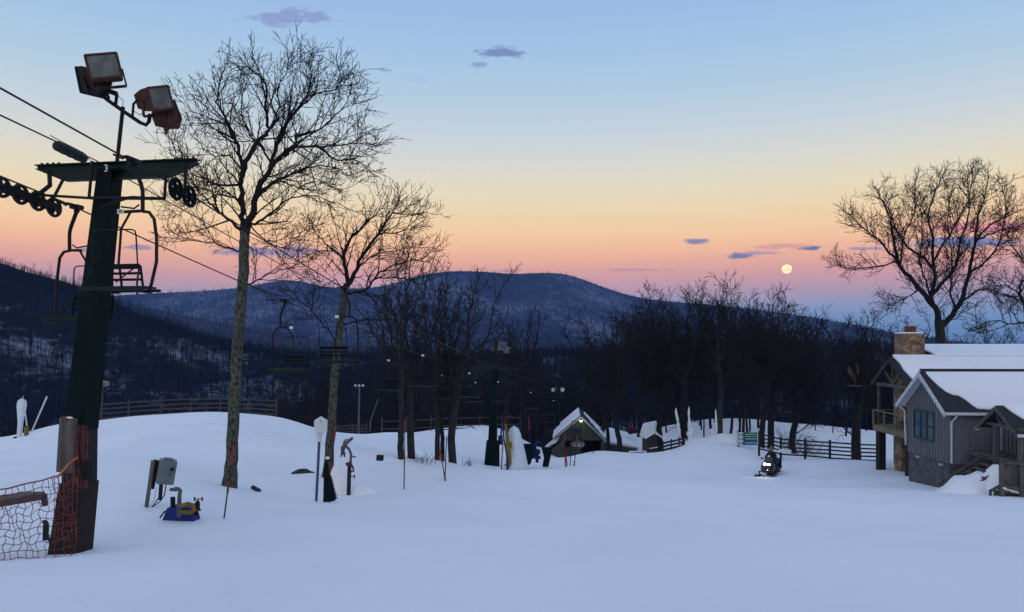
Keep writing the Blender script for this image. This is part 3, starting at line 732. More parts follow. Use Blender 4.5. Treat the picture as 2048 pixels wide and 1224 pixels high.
for t_ in FT: _by.setdefault(min(LMK, key=lambda l: abs(l[0] - t_[0]))[1], []).append(t_)
ORD = ['nearest', 'second nearest', 'third nearest', 'fourth nearest', 'fifth nearest', 'sixth nearest', 'seventh nearest', 'eighth nearest', 'ninth nearest', 'tenth nearest', 'eleventh nearest', 'twelfth nearest', 'thirteenth nearest']
for ph, L_ in _by.items():
    L_.sort(key=lambda t_: t_[1])
    for i_, t_ in enumerate(L_): t_[3]['label'] = ('bare wood tree ' if len(L_) == 1 else (ORD[i_] if i_ < len(ORD) and (i_ < len(L_) - 1 or i_ < 2) else 'farthest') + ' bare wood tree ') + ph
# ---------------------------------------------------------------- moon
mo = bpy.data.materials.new('moon_glow'); mo.use_nodes = True; mt = mo.node_tree; mb = mt.nodes['Principled BSDF']
mb.inputs['Base Color'].default_value = (0, 0, 0, 1); mb.inputs['Specular IOR Level'].default_value = 0
_n1 = N(mt, 'ShaderNodeTexNoise'); _n1.inputs['Scale'].default_value = .022; _n1.inputs['Detail'].default_value = 3; _tc = N(mt, 'ShaderNodeTexCoord'); mt.links.new(_tc.outputs['Object'], _n1.inputs[0])
mt.links.new(Ramp(mt, _n1.outputs[0], [(.4, lin('#E2B37E')), (.6, lin('#FBE2AC'))]), mb.inputs['Emission Color']); mb.inputs['Emission Strength'].default_value = 1.8
mc = P(1573.5, 538, 15000)
MB().ball(mc, 15000 * 9.6 / F, 40, 24, (1, 1, .93)).build('moon', mo, None, sm=180, loc=tuple(mc), label='full pale yellow moon low in the pink sky', cat='moon')

# ---------------------------------------------------------------- ski lift
LD = Vector((6.6, 43, 0)).normalized(); LL = Vector((LD.y, -LD.x, 0))       # along the line / to its right
RA = (Vector((-6.76, 14.8, 3.2)), Vector((-.16, 58, -2.15))); LA = (Vector((-9.24, 15.2, 2.95)), Vector((-2.35, 58, -2.15)))
T3 = P(1108, 790, 80)
def rope_at(A, Y):
    a, b = A; t = (Y - a.y) / (b.y - a.y); p = a.lerp(b, t)
    if t > 0: p.z -= 4 * .42 * t * (1 - t)
    return p
def rope(name, A, r, lab, dx):
    pts = [rope_at(A, y) for y in np.linspace(-14, A[0].y, 8)] + [rope_at(A, y) for y in np.linspace(A[0].y, 58, 26)[1:]] + [Vector((T3.x + dx, 80, T3.z + .1))]
    return MB().tube(pts, r, 6).build(name, STEEL, None, sm=True, loc=tuple(pts[0]), label=lab, cat='cable')
rope('haul_rope', RA, .016, 'right-hand steel haul rope of the ski lift carrying the numbered chair', 1.0)
rope('haul_rope', LA, .016, 'left-hand steel haul rope running over the four sheaves of the near lift tower', -1.0)
ca, cb = P(0, 230, 9.6), P(190, 320, 15.0)
cpts = [ca + (ca - cb) * 1.4, ca, cb, P(250, 355, 15.4)] 
c2 = Vector((-1.3, 58, -1.9)); 
for t in np.linspace(.1, 1, 12): q = cpts[3].lerp(c2, t); q.z -= 4 * .35 * t * (1 - t); cpts.append(q)
cc = MB().tube(cpts, .012, 6).build('communication_cable', STEEL, None, sm=True, loc=tuple(cpts[0]), label='thin cable with a black cylinder on it running along the lift line centre', cat='cable')
q0, q1 = P(113, 291, 12.6), P(168, 317, 13.6); d_ = (q1 - q0)
m = MB().tube([q0, q0 + d_ * .04, q0 + d_ * .96, q1], [.045, .09, .09, .05], 14)
for t in (.25, .5, .75): m.tube([q0 + d_ * (t - .01), q0 + d_ * (t + .01)], .097, 14)
m.build('splice_cylinder', BLACK, cc, sm=35)
MB().tube([q0 + Vector((0, 0, .12)) - d_ * .2, q0 + Vector((0, 0, .11)), q1 + Vector((0, 0, .10)), q1 + d_ * .3], .008, 5).build('guide_wire', STEEL, cc)

def wheel(mb, c, r, ax, w=.06):
    ax = Vector(ax).normalized(); u = ax.cross(Vector((0, 0, 1))).normalized(); v = u.cross(ax)
    n = 22; ring = [c + (u * math.cos(2 * math.pi * k / n) + v * math.sin(2 * math.pi * k / n)) * r for k in range(n + 1)]
    mb.tube(ring, r * .2, 7, cap=False)
    mb.tube([c - ax * w * .8, c + ax * w * .8], r * .28, 12)
    for k in range(5):
        a = 2 * math.pi * k / 5; d = u * math.cos(a) + v * math.sin(a)
        mb.beam(c + d * r * .2, c + d * r * .88, w * .5, r * .34, up=ax)
def floodlight(parent, c, face, w, h, d, up=(0, 0, 1), glass=GLASS, body=RUST, yoke=None):
    f = Vector(face).normalized(); x = f.cross(Vector(up)).normalized(); y = x.cross(f); c = Vector(c)
    def pt(a, b, k): return c + x * a * w / 2 + y * b * h / 2 + f * k * d
    rings = [[(-1, -1), (1, -1), (1, 1), (-1, 1)]] * 4; ks = [.5, .36, .1, -.5]; scs = [(1, 1), (1, 1), (.98, .95), (.78, .6)]
    vs = []; fs = []
    for k, (sa, sb) in zip(ks, scs):
        for a, b in rings[0]: vs.append(pt(a * sa, b * sb, k))
    for i in range(3):
        for j in range(4): a = i * 4 + j; b = i * 4 + (j + 1) % 4; fs.append((a, b, b + 4, a + 4))
    fs += [(3, 2, 1, 0), (12, 13, 14, 15)]
    m = MB().quadmesh(vs, fs)
    for a, b in (((-1, 1), (1, 1)), ((1, 1), (1, -1)), ((1, -1), (-1, -1)), ((-1, -1), (-1, 1))):   # door frame
        m.beam(pt(*a, .52), pt(*b, .52), w * .07, w * .07, up=f)
    m.beam(pt(-1.06, 0, .1), pt(-1.06, -1.35, -.1), .03, .05, up=f); m.beam(pt(1.06, 0, .1), pt(1.06, -1.35, -.1), .03, .05, up=f); m.beam(pt(-1.06, -1.35, -.1), pt(1.06, -1.35, -.1), .05, .03, up=f)
    hd = m.build('floodlight', body, parent)
    g = MB().quadmesh([pt(-.9, -.88, .515), pt(.9, -.88, .515), pt(.9, .88, .515), pt(-.9, .88, .515), pt(-.9, -.88, .53), pt(.9, -.88, .53), pt(.9, .88, .53), pt(-.9, .88, .53)],
                      [(3, 2, 1, 0), (4, 5, 6, 7), (0, 1, 5, 4), (1, 2, 6, 5), (2, 3, 7, 6), (3, 0, 4, 7)])
    g.build('lamp_glass', glass, hd)
    return hd
# near tower
base = GP(135, 15); tw = empty('lift_tower', tuple(base), 'near green steel lift tower with orange floodlights and the number 3', 'ski lift tower')
tb = Vector((-8.80, 15.1, -1.72)); tt = Vector((-8.13, 15.0, 3.62))
RZT = Matrix((LL, LD, Vector((0, 0, 1)))).transposed()
def frustum(mb, a, b, wa, wb, R=RZT, da=None, db=None):
    X = R @ Vector((1, 0, 0)); Y = R @ Vector((0, 1, 0)); vs = []
    for c, w, d in ((a, wa, da or wa), (b, wb, db or wb)):
        for sx_, sy_ in ((-1, -1), (1, -1), (1, 1), (-1, 1)): vs.append(c + X * sx_ * w / 2 + Y * sy_ * d / 2)
    return mb.quadmesh(vs, [(3, 2, 1, 0), (4, 5, 6, 7), (0, 1, 5, 4), (1, 2, 6, 5), (2, 3, 7, 6), (3, 0, 4, 7)])
m = MB(); frustum(m, tb, tt, .45, .335)
for k in range(7): 
    q = tb.lerp(tt, .12 + k * .13); m.tube([q - LD * .21 + LL * .16, q - LD * .3 + LL * .16, q - LD * .3 + LL * .34, q - LD * .21 + LL * .34], .01, 5)
m.build('mast', GREEN, tw, bevel=.012)
# crossarm, tapered I-beam
ac = Vector((-8.02, 15.0, 3.68)); m = MB()
for s in (-1, 1):
    a = ac; b = ac + LL * s * 1.78
    prof = [a + Vector((0, 0, .0)), b + Vector((0, 0, .0)), b - Vector((0, 0, .05)), a + LL * s * 1.15 - Vector((0, 0, .30)), a - Vector((0, 0, .30))]
    if s < 0: prof = prof[::-1]
    m.prism([q - LD * .02 for q in prof], LD * .04)
    m.beam(a + Vector((0, 0, .012)), b + Vector((0, 0, .012)), .022, .2, up=LD); m.beam(a - Vector((0, 0, .312)), a + LL * s * 1.15 - Vector((0, 0, .312)), .022, .16, up=LD)
    m.beam(a + LL * s * 1.15 - Vector((0, 0, .312)), b - Vector((0, 0, .06)), .02, .16, up=LD)
    for k in range(4): m.tube([a + LL * s * (1.3 + k * .13) + Vector((0, 0, .02)), a + LL * s * (1.3 + k * .13) + Vector((0, 0, .07))], .025, 6)
m.beam(ac - LL * .22 - LD * .12 - Vector((0, 0, .15)), ac + LL * .22 - LD * .12 - Vector((0, 0, .15)), .34, .03, up=(0, 0, 1))
m.build('crossarm', GREEN_L, tw)
text_mesh('number_plate', '3', WHITE, .2, Matrix.Translation(P(212, 337, 14.62)) @ RZT.to_4x4() @ Matrix.Rotation(math.pi / 2, 4, 'X'), tw)
# sheave trains
def sheaves(A, n, side, spacing, y0, lab=None):
    m = MB(); c0 = rope_at(A, y0)
    dirv = (A[1] - A[0]).normalized()
    for k in range(n):
        c = c0 + dirv * (k * spacing) + Vector((0, 0, -.19)) ; wheel(m, c, .17, LL)
    a = c0 - dirv * .05 - Vector((0, 0, .19)); b = c0 + dirv * ((n - 1) * spacing + .05) - Vector((0, 0, .19))
    return m, a, b
m, a, b = sheaves(LA, 4, -1, .42, 13.75)
m.build('sheave_wheel_train', BLACK, tw, sm=35)
m = MB(); m.beam(a + LL * .09, b + LL * .09, .13, .03, up=LL); m.beam(a - LL * .09, b - LL * .09, .13, .03, up=LL)
h = a.lerp(b, .6); 
m.tube([ac - LL * 1.52 - Vector((0, 0, .1)), ac - LL * 1.42 + LD * -.1 - Vector((0, 0, .42)), h + Vector((0, 0, .05))], .045, 8)
m.tube([ac - LL * 1.2 - Vector((0, 0, .28)), h + LD * .35 + LL * .08 + Vector((0, 0, .05))], .03, 8)
m.build('sheave_hanger', STEEL, tw)
m = MB(); w0 = P(352, 378, 14.5); w1 = P(379, 393, 14.95); wheel(m, w0, .19, LL); wheel(m, w1, .19, LL); m.build('sheave_wheel_pair', GREEN, tw, sm=35)
m = MB(); m.beam(w0 - LL * .09, w1 - LL * .09, .1, .04, up=LL); m.tube([ac + LL * 1.55 - Vector((0, 0, .05)), w0.lerp(w1, .3) + LL * .1 + Vector((0, 0, .1))], .035, 8); m.build('sheave_hanger', STEEL, tw)
# catwalk bracket
m = MB()
for a_, b_ in (((185, 322), (178, 396)), ((178, 396), (80, 390)), ((332, 350), (329, 398)), ((329, 398), (262, 394)), ((205, 394), (262, 396)), ((262, 394), (205, 412))):
    m.beam(P(*a_, 14.75), P(*b_, 14.75), .05, .05, bev=.01)
m.beam(P(178, 396, 14.75), P(330, 397, 14.8), .10, .05)
m.build('work_platform', STEEL, tw)
# light pole, arm and four floodlights
pb, pt_ = P(234, 325, 14.95), P(246, 214, 14.95); MB().tube([pb, pt_], .038, 10).build('light_pole', STEEL, tw, sm=40)
m = MB(); arm = [P(190, 178, 14.75), P(215, 200, 14.85), P(246, 222, 14.9), P(280, 245, 15.0), P(292, 250, 15.02), P(298, 243, 15.03), P(300, 228, 15.03)]
m.tube(arm, .038, 10); m.tube([P(231, 210, 14.88), P(234, 188, 14.88)], .032, 8); m.tube([P(265, 232, 14.9), P(267, 208, 14.9), P(275, 200, 14.8)], .025, 8)
m.tube([P(190, 178, 14.8), P(205, 178, 14.75), P(234, 188, 14.8)], .05, 8); m.beam(P(200, 190, 14.8), P(215, 160, 14.7), .14, .16)
m.tube([P(236, 192, 14.85), P(246, 200, 14.85), P(246, 214, 14.9)], .007, 5); m.tube([P(268, 222, 14.9), P(280, 230, 14.8), P(290, 222, 14.8)], .007, 5)
m.build('light_arm', STEEL, tw, sm=40)
floodlight(tw, P(212, 142, 14.6), (.36, -1, .02), .56, .46, .52, up=(-.24, 0, 1))
floodlight(tw, P(189, 160, 14.95), (-1, .35, -.15), .46, .50, .34, up=(-.35, 0, 1), body=STEEL)
floodlight(tw, P(304, 199, 14.85), (1, -.62, -.1), .46, .44, .56, up=(-.55, -.1, 1))
floodlight(tw, P(330, 231, 15.15), (.75, .6, .28), .42, .42, .42, up=(-.3, .1, 1))
# sheathing of the tower's foot
b0 = Vector((-9.02, 15.05, base.z - .3)); b1 = Vector((-8.72, 15.05, base.z + 2.05))
m = MB(); frustum(m, b0, b0.lerp(b1, .74), .62, .54, da=.55, db=.46); m.build('dark_base_boards', WOODB, tw, bevel=.01)
m = MB(); m.beam(P(130, 945, 14.5), P(137, 836, 14.5), .36, .07, up=LD, bev=.012); m.build('plank', WOOD, tw)
MB().ball(P(138, 836, 14.5), .08, 10, 6, (1, .6, .35)).build('snow_cap', SNOW_LUMP, tw, sm=180)
m = MB(); frustum(m, b0.lerp(b1, .6) + LL * .05, tb + Vector((-.02, 0, .1)), .44, .46); m.build('mast_foot_cover', BLACK, tw)
m = MB().box(P(173, 940, 14.4), (.15, .14, .36), RZT, .015); m.build('junction_box', STEEL, tw)
m = MB()
_r = random.Random(4)
for k in range(9):
    x = 150 + k * 3.2; m.tube([P(x, 850, 14.6 + _r.uniform(-.1, .1)), P(x - 3 + _r.uniform(-3, 3), 890, 14.45), P(x + _r.uniform(-4, 4), 930, 14.4), P(x + _r.uniform(-4, 6), 975, 14.4)], .008, 4)
m.tube([P(123, 838, 14.6), P(128, 834, 14.5), P(136, 840, 14.45)], .03, 6)
m.build('gathered_net', material('dirty_orange_net', (.20, .035, .03), .85, (.08, .02, .02), 6), tw)

# chairs: proto built round the grip at the origin, outward side +x
def make_chair(s):
    """s = +1 bail on the right, -1 bail on the left"""
    c = empty('lift_chair', (0, 0, 0))
    def V(x, y, z): return Vector((x * s * (1 if x > 0 else .88), y, z * .965))
    m = MB(); m.tube([V(-.02, 0, 0), V(.02, 0, -.12), V(.14, 0, -.42), V(.17, 0, -.55), V(.17, 0, -.93)], [.04, .04, .038, .036, .036], 9)
    m.tube([V(.17, 0, -.93), V(.30, 0, -.95), V(.40, 0, -1.08), V(.45, 0, -1.45), V(.46, -.02, -1.9), V(.42, -.1, -2.3), V(.39, -.14, -2.5)], .030, 9)
    m.tube([V(.17, 0, -.92), V(-.32, 0, -.93)], .03, 8); m.tube([V(.1, 0, -.80), V(.0, 0, -.87), V(-.3, 0, -.83)], .016, 8)
    m.tube([V(-.08, 0, -.93), V(-.30, 0, -1.25), V(-.38, .02, -1.95)], .022, 8)
    m.build('hanger', STEEL, c, sm=40)
    m = MB(); m.box(V(.0, 0, .02), (.20, .22, .09), bev=.02); m.box(V(.02, -.18, .05), (.12, .22, .05), bev=.02); m.tube([V(.0, -.3, .0), V(-.05, -.5, .03)], .02, 7); m.ball(V(0, 0, -.06), .06, 8, 6); m.build('grip', STEEL, c, sm=40)
    m = MB(); m.tube([V(-.95, 0, -1.95), V(-.97, -.02, -1.42), V(-.93, -.02, -1.30), V(-.85, -.02, -1.27), V(-.05, -.02, -1.27), V(.03, -.02, -1.30), V(.05, -.02, -1.38), V(.07, 0, -1.95)], .014, 7); m.tube([V(.07, 0, -1.95), V(-.12, -.35, -2.3)], .014, 7); m.tube([V(-.95, 0, -1.95), V(-.78, -.35, -2.3)], .014, 7)
    m.build('safety_bar', STEEL, c, sm=40)
    m = MB(); m.beam(V(-.97, .02, -1.97), V(.09, .02, -1.97), .035, .095, up=(0, 0, 1))
    for z in (-2.10, -2.22): m.beam(V(-.93, .04, z), V(.12, .04, z), .02, .045, up=(0, 0, 1))
    for x in (-.93, -.38, .09): m.beam(V(x, .05, -1.95), V(x + .06, .05, -2.42), .03, .03)
    m.build('backrest', GREEN, c)
    m = MB()
    for k in range(5): m.beam(V(-.88, -.36 + k * .09, -2.39 + (k == 0) * -.02), V(.42, -.36 + k * .09, -2.39 + (k == 0) * -.02), .08, .035, up=(0, 0, 1))
    m.beam(V(-.9, -.41, -2.43), V(.46, -.41, -2.43), .07, .07, up=(0, 0, 1)); m.beam(V(-.9, .03, -2.44), V(.5, .03, -2.44), .05, .05)
    for x in (-.85, -.4, .3): m.beam(V(x, -.42, -2.47), V(x, .05, -2.47), .04, .04)
    m.tube([V(.1, 0, -2.0), V(.2, -.2, -2.3), V(.24, -.25, -2.52)], .018, 7)
    m.build('seat', GREEN_L, c)
    MB().box(V(-.27, -.05, -.93), (.13, .012, .085)).build('number_plate', WHITE, c)
    return c
cr = make_chair(1); cl_ = make_chair(-1); kr, kl = kid_map(cr), kid_map(cl_)
rz = -math.atan2(LD.x, LD.y)
CH = [(1, 13.6, 'empty green lift chair in front of the near tower, nearest on the right-hand rope'), (1, 23.8, 'empty green lift chair hanging before the forked lichen-trunk oak'),
      (1, 33.9, 'empty lift chair against the dark wood left of the black-trunked tree pair'), (1, 44, 'empty lift chair against the dark wood just left of the green distant tower'), (1, 54, 'small empty lift chair hanging right at the distant green tower'),
      (-1, 15.6, 'empty lift chair half hidden behind the near tower mast'), (-1, 25, 'empty lift chair between the two big oaks, a dark bar against the hillside'),
      (-1, 35, 'empty lift chair on the left rope above the lamp post with three lamps'), (-1, 45, 'empty lift chair on the left rope above the far rail fence'), (-1, 54.5, 'small empty lift chair on the left rope close before the distant tower'),
      (1, 66, 'tiny empty lift chair beyond the distant green tower, above the fence'), (1, 76, 'farthest tiny lift chair, in front of the wooden shack')]
ur = ul = False
for s, Y, lab in CH:
    if s > 0: o = cr if not ur else copy_tree(cr, kr); ur = True; A = RA
    else: o = cl_ if not ul else copy_tree(cl_, kl); ul = True; A = LA
    if Y > 58: t = (Y - 58) / 22; p = A[1].lerp(Vector((T3.x + s, 80, T3.z)), t)
    else: p = rope_at(A, Y)
    o.location = p; o.rotation_euler = (0, 0, rz); tag(o, lab, 'chairlift chair', 'empty chairs hanging from the lift ropes')
_p = rope_at(RA, 13.6); _c = _p + Matrix.Rotation(rz, 3, 'Z') @ Vector((-.27 * .88, -.062, -.93 * .965))
tm_ = text_mesh('chair_number', '30', BLACK, .075, Matrix.Translation(_c) @ Matrix.Rotation(rz, 4, 'Z') @ Matrix.Rotation(math.pi / 2, 4, 'X'), None, .002); tm_.parent = cr
tm_.data.transform((Matrix.Translation(_p) @ Matrix.Rotation(rz, 4, 'Z')).inverted())

# distant towers
g = GP(985, 58); t2 = empty('lift_tower', tuple(g), 'distant green lift tower with small floodlights and a green crash pad', 'ski lift tower')
m = MB(); frustum(m, Vector((g.x - .1, 58, g.z - .3)), Vector((-1.25, 58, -1.85)), .66, .5); m.build('mast', GREEN, t2)
ct = Vector((-1.25, 58, -1.9)); m = MB(); m.beam(ct - LL * 1.9, ct + LL * 1.9, .2, .26, up=(0, 0, 1)); m.beam(ct - LL * 1.2 + Vector((0, 0, -.7)), ct + LL * 1.2 + Vector((0, 0, -.7)), .1, .06); m.build('crossarm', GREEN_L, t2)
m = MB()
for s in (-1, 1):
    for k in range(3): wheel(m, ct + LL * s * 1.15 + LD * (k * .4 - .4) + Vector((0, 0, -.35)), .15, LL)
    m.beam(ct + LL * s * 1.15, ct + LL * s * 1.15 + Vector((0, 0, -.35)), .06, .06)
m.build('sheave_wheels', BLACK, t2)
m = MB(); m.tube([ct, P(1000, 700, 58)], .045, 8); m.beam(P(988, 702, 58), P(1015, 704, 58), .06, .06); m.build('light_pole', STEEL, t2)
floodlight(t2, P(1004, 691, 57.7), (.25, -1, -.1), .62, .56, .4, body=GREY); floodlight(t2, P(990, 695, 58), (-.8, -.5, -.1), .5, .5, .42); floodlight(t2, P(1013, 699, 58), (.9, -.3, -.3), .5, .45, .45, body=GREY)
m = MB(); m.prism([P(973, 881, 57.2), P(999, 881, 57.2), P(999, 935, 57.2), P(968, 932, 57.2)], (0, .25, 0)); m.build('crash_pad', GREEN, t2)
m = MB().box(P(1001, 880, 57.6), (.35, .3, .7), bev=.02); m.build('control_box', BLACK, t2)
g = GP(1116, 79); t3 = empty('lift_tower', tuple(g), 'farthest dark lift tower with two round lamps in front of the shack', 'ski lift tower')
m = MB(); frustum(m, Vector((g.x, 79, g.z - .4)), P(1113, 795, 79), .75, .5); m.build('mast', GREEN, t3)
m = MB(); m.beam(P(1084, 799, 79), P(1142, 799, 79), .2, .25); m.beam(P(1095, 812, 79), P(1135, 812, 79), .08, .08); m.build('crossarm', GREEN, t3)
m = MB(); m.beam(P(1100, 786, 79), P(1130, 786, 79), .07, .07); m.tube([P(1115, 799, 79), P(1115, 786, 79)], .05, 6); m.build('light_arm', STEEL, t3)
for x in (1106, 1125):
    m = MB().ball(P(x, 779, 78.9), .26, 10, 8, (1, .8, 1)); h_ = m.build('lamp_housing', RUST if x < 1110 else GREY, t3, sm=180); MB().ball(P(x, 780, 78.72), .19, 10, 6, (1, .4, 1)).build('lamp_glass', WHITE, h_, sm=180)
m = MB(); m.prism([P(1104, 886, 78.2), P(1128, 885, 78.2), P(1129, 918, 78.2), P(1106, 918, 78.2)], (0, .5, 0)); m.build('crash_pad', BLACK, t3)
# funnel shaped green pads and hoses between them
for i, (poly, lab) in enumerate(((((1047, 888), (1070, 889), (1064, 918), (1062, 927), (1053, 933), (1052, 915)), 'left of two green notched crash pads on the snow'),
                                 (((1083, 895), (1104, 895), (1103, 906), (1097, 934), (1085, 934), (1088, 916)), 'right of two green notched crash pads on the snow'))):
    m = MB().prism([P(x, y, 57.5) for x, y in poly][::-1], (0, .35, 0)); m.build('crash_pad', GREEN, None, loc=tuple(P(poly[4][0], poly[4][1], 57.5)), label=lab, cat='crash pad', group='green notched crash pads', bevel=.03)
hy = empty('snowmaking_hydrant', tuple(GP(1074, 58)), 'small hydrant with coiled blue hoses between the two green pads', 'snowmaking hydrant')
m = MB(); m.tube([P(1074, 925, 58), P(1075, 898, 58)], .12, 8); m.box(P(1076, 904, 57.8), (.35, .35, .35), bev=.05); m.box(P(1075, 915, 57.9), (.5, .3, .25), bev=.05); m.build('valve_body', BLACK, hy)
m = MB()
for k in range(5): m.tube([P(1065 + k * 2, 918 - k, 57.8), P(1066 + k * 1.5, 900 - k * 2, 57.7), P(1072 + k, 886 - k, 57.7), P(1080 + k, 884 + k, 57.8), P(1084, 892 + k, 57.9)], .045, 6)
m.build('hose', BLUEP, hy, sm=60)

# snow-plastered hydrant with yellow foam and hoses in front of the distant tower
g = GP(1028, 54); so_ = empty('snow_covered_hydrant', tuple(g), 'tall snow column with yellow foam edge and blue hoses beside the distant tower', 'snowmaking hydrant')
m = MB(); rr_ = random.Random(2)
pr = [(1017, 940, .1), (1018, 918, .45), (1028, 938, .95), (1032, 915, .80), (1031, 895, .62), (1030, 878, .48), (1029, 864, .36), (1028, 856, .22), (1028, 852, .04)]
m.tube([P(1031, 944, 54), P(1033, 925, 54), P(1032, 905, 54), P(1030, 885, 54), P(1029, 868, 54), P(1028, 857, 54), P(1028, 852, 54)], [1.05, .80, .68, .56, .46, .32, .06], 16)
m.build('snow_plaster', ICE, so_, sm=180)
m = MB(); m.tube([P(1019, 944, 53.4), P(1019, 915, 53.3), P(1016, 895, 53.2), P(1014, 870, 53.3), P(1011, 848, 53.5)], [.12, .13, .16, .13, .09], 9)
for k in range(7): m.tube([P(1018, 893, 53.2), P(1018 + rr_.uniform(2, 8), 890 + rr_.uniform(-8, 7), 53.1)], [.1, .02], 6)
m.build('foam_pad', YELLOW, so_, sm=60)
m = MB(); m.tube([P(1005, 885, 53.6), P(1002, 865, 53.6), P(1006, 850, 53.6), P(1010, 845, 53.6)], .07, 7); m.tube([P(1006, 850, 53.5), P(1008, 880, 53.4), P(1013, 905, 53.3), P(1016, 945, 53.2)], .06, 7); m.build('hose', BLUEP, so_, sm=60)
m = MB(); m.tube([P(1010, 848, 53.5), P(1012, 836, 53.5), P(1020, 832, 53.6), P(1026, 836, 53.7)], .09, 7); m.build('pipe_elbow', RUST, so_, sm=60)
m = MB(); m.tube([P(1014, 915, 53.3), P(1014, 946, 53.2)], .07, 6); m.beam(P(1008, 930, 53.2), P(1015, 929, 53.2), .06, .06); m.build('stand_pipe', BLACK, so_)

# ---------------------------------------------------------------- poles, posts, lamps
POLES = [((448, 1037), (468, 888), 18.2, [(0, .34, 'b'), (.34, .5, 'o'), (.5, .72, 'b'), (.72, 1, 'o')], 'black and orange bamboo pole leaning across the tallest oak trunk'),
         ((652, 1007), (672, 853), 23.9, [(0, .14, 'o'), (.14, .3, 'b'), (.3, .56, 'o'), (.56, .82, 'b'), (.82, 1, 'o')], 'orange and black bamboo pole against the dark green cut-out board'),
         ((808, 981), (810, 839), 31.5, [(0, .5, 'o'), (.5, .62, 'o'), (.62, .8, 'b'), (.8, 1, 'o')], 'upright orange marker pole in front of the pale forked bare tree'),
         ((891, 962), (880, 900), 41, [(0, .22, 'o'), (.22, .62, 'b'), (.62, 1, 'o')], 'short orange marker pole leaning left and crossing a darker pole'),
         ((890, 960), (893, 873), 41.3, [(0, .2, 'b'), (.2, 1, 'b')], 'thin plain dark marker pole crossing the short leaning orange pole'),
         ((1002, 948), (1006, 886), 53, [(0, 1, 'r')], 'thin red marker pole left of the yellow foam snow column'),
         ((1062, 898), (1057, 833), 60, [(0, .3, 'b'), (.3, .6, 'b'), (.6, 1, 'o')], 'tall red-topped marker pole above the left notched green pad'),
         ((1131, 939), (1129, 866), 56, [(0, .45, 'o'), (.45, .8, 'b'), (.8, 1, 'o')], 'left of the red-banded marker poles in front of the shack'),
         ((1135, 939), (1128, 880), 56.4, [(0, 1, 'o')], 'short reddish marker pole leaning against the left shack pole'),
         ((1141, 935), (1141, 888), 56.4, [(0, 1, 'b')], 'short grey marker pole between the red-banded poles before the shack'),
         ((1147, 943), (1155, 872), 56, [(0, .3, 'o'), (.3, .8, 'b'), (.8, 1, 'o')], 'right red and blue marker pole in front of the shack, leaning right')]
for (b0_, t0_, Y, bands, lab) in POLES:
    a, b = P(*b0_, Y), P(*t0_, Y); a = a + (a - b).normalized() * .3; r_ = .018 if Y < 35 else .03
    po = empty('marker_pole', tuple(GP(b0_[0], Y)), lab, 'marker pole', 'bamboo marker poles stuck in the snow')
    for k, (f0, f1, c_) in enumerate(bands):
        f0 = f0 - (.15 if k == 0 else 0)
        MB().tube([P(*b0_, Y).lerp(b, f0), P(*b0_, Y).lerp(b, f1)], r_ * (1 if c_ == 'b' else 1.5), 7).build('orange_sleeve' if c_ != 'b' else 'bamboo_cane', ORANGE if c_ != 'b' else BLACK, po, sm=60)
# white bird-house shaped board on a post
g = GP(635, 24); sg = empty('white_board_post', tuple(g), 'white house-shaped board above a blue-grey metal post beside the lichen oak', 'sign')
m = MB().tube([P(632, 1012, 24), P(638.5, 882, 24)], .045, 10); m.build('post', material('blue_grey_steel', (.07, .09, .16), .5, scale=4), sg, sm=60)
m = MB().prism([P(628, 841, 23.9), P(641, 833, 23.9), P(654, 841, 23.9), P(653, 866, 23.9), P(628, 866, 23.9)][::-1], (0, .1, 0)); bd = m.build('board', WHITE, sg, bevel=.01)
m = MB().tube([P(639.5, 866, 24), P(638.5, 883, 24)], [.09, .06], 10); m.build('white_sleeve', WHITE, sg, sm=60)
m = MB()
for x, y, r_ in ((641, 843, .022), (630.5, 842.5, .012), (652, 842.5, .012)): q = P(x, y, 23.9); m.tube([q + Vector((0, -.006, 0)), q + Vector((0, .02, 0))], r_, 10)
m.build('hole', BLACK, sg)
# green cut-out tree board with ragged edge
g = GP(655, 23.8); gb_ = empty('tree_shaped_board', tuple(g), 'dark green board cut like half a pine tree, standing in the snow below the oak', 'board')
pts_ = [(646, 1008), (648, 930), (652, 921), (656, 931), (658, 948)]
x = 659; y = 950; 
for k in range(8): pts_ += [(x + 6 + k * .9, y + 6), (x + 1 + k * .9, y + 4)]; x += .6; y += 6
pts_ += [(671, 1001)]
m = MB().prism([P(a, b, 23.7) for a, b in pts_], (0, .05, 0)); m.build('board', GREEN, gb_)
m = MB().ball(P(655, 916, 23.75), .075, 10, 6, (1, 1, .6)); m.build('snow_cap', SNOW_LUMP, gb_, sm=180)
MB().tube([P(656, 921, 23.7), P(668, 925, 23.6)], [.03, .01], 6).build('bracket', STEEL, gb_)
# snowmaking gun on its stand pipe
g = GP(697, 27.5); sgn = empty('snow_gun', tuple(g), 'snow gun on a black stand pipe with a red hook, right of the oak', 'snow gun')
m = MB(); m.tube([P(697, 994, 27.5), P(699, 925, 27.5)], .075, 9); m.build('stand_pipe', BLACK, sgn, sm=60)
m = MB(); m.tube([P(701, 927, 27.5), P(702, 908, 27.5), P(698, 898, 27.5), P(692, 893, 27.45), P(688, 892, 27.4)], .05, 9); m.beam(P(703, 913, 27.5), P(712, 914, 27.5), .03, .05); m.build('riser', GALV, sgn, sm=60)
m = MB(); m.tube([P(684, 910, 27.4), P(686, 896, 27.4), P(692, 886, 27.3), P(705, 876, 27.2)], [.05, .085, .085, .05], 10); m.tube([P(687, 893, 27.3), P(687, 884, 27.3), P(692, 878, 27.3), P(696, 880, 27.3)], .02, 7); m.build('gun_head', WOOD, sgn, sm=60)
m = MB(); m.beam(P(683, 904, 27.4), P(682, 914, 27.4), .04, .06); m.beam(P(689, 904, 27.4), P(689, 914, 27.4), .05, .06); m.build('coupling', BLUEP, sgn)
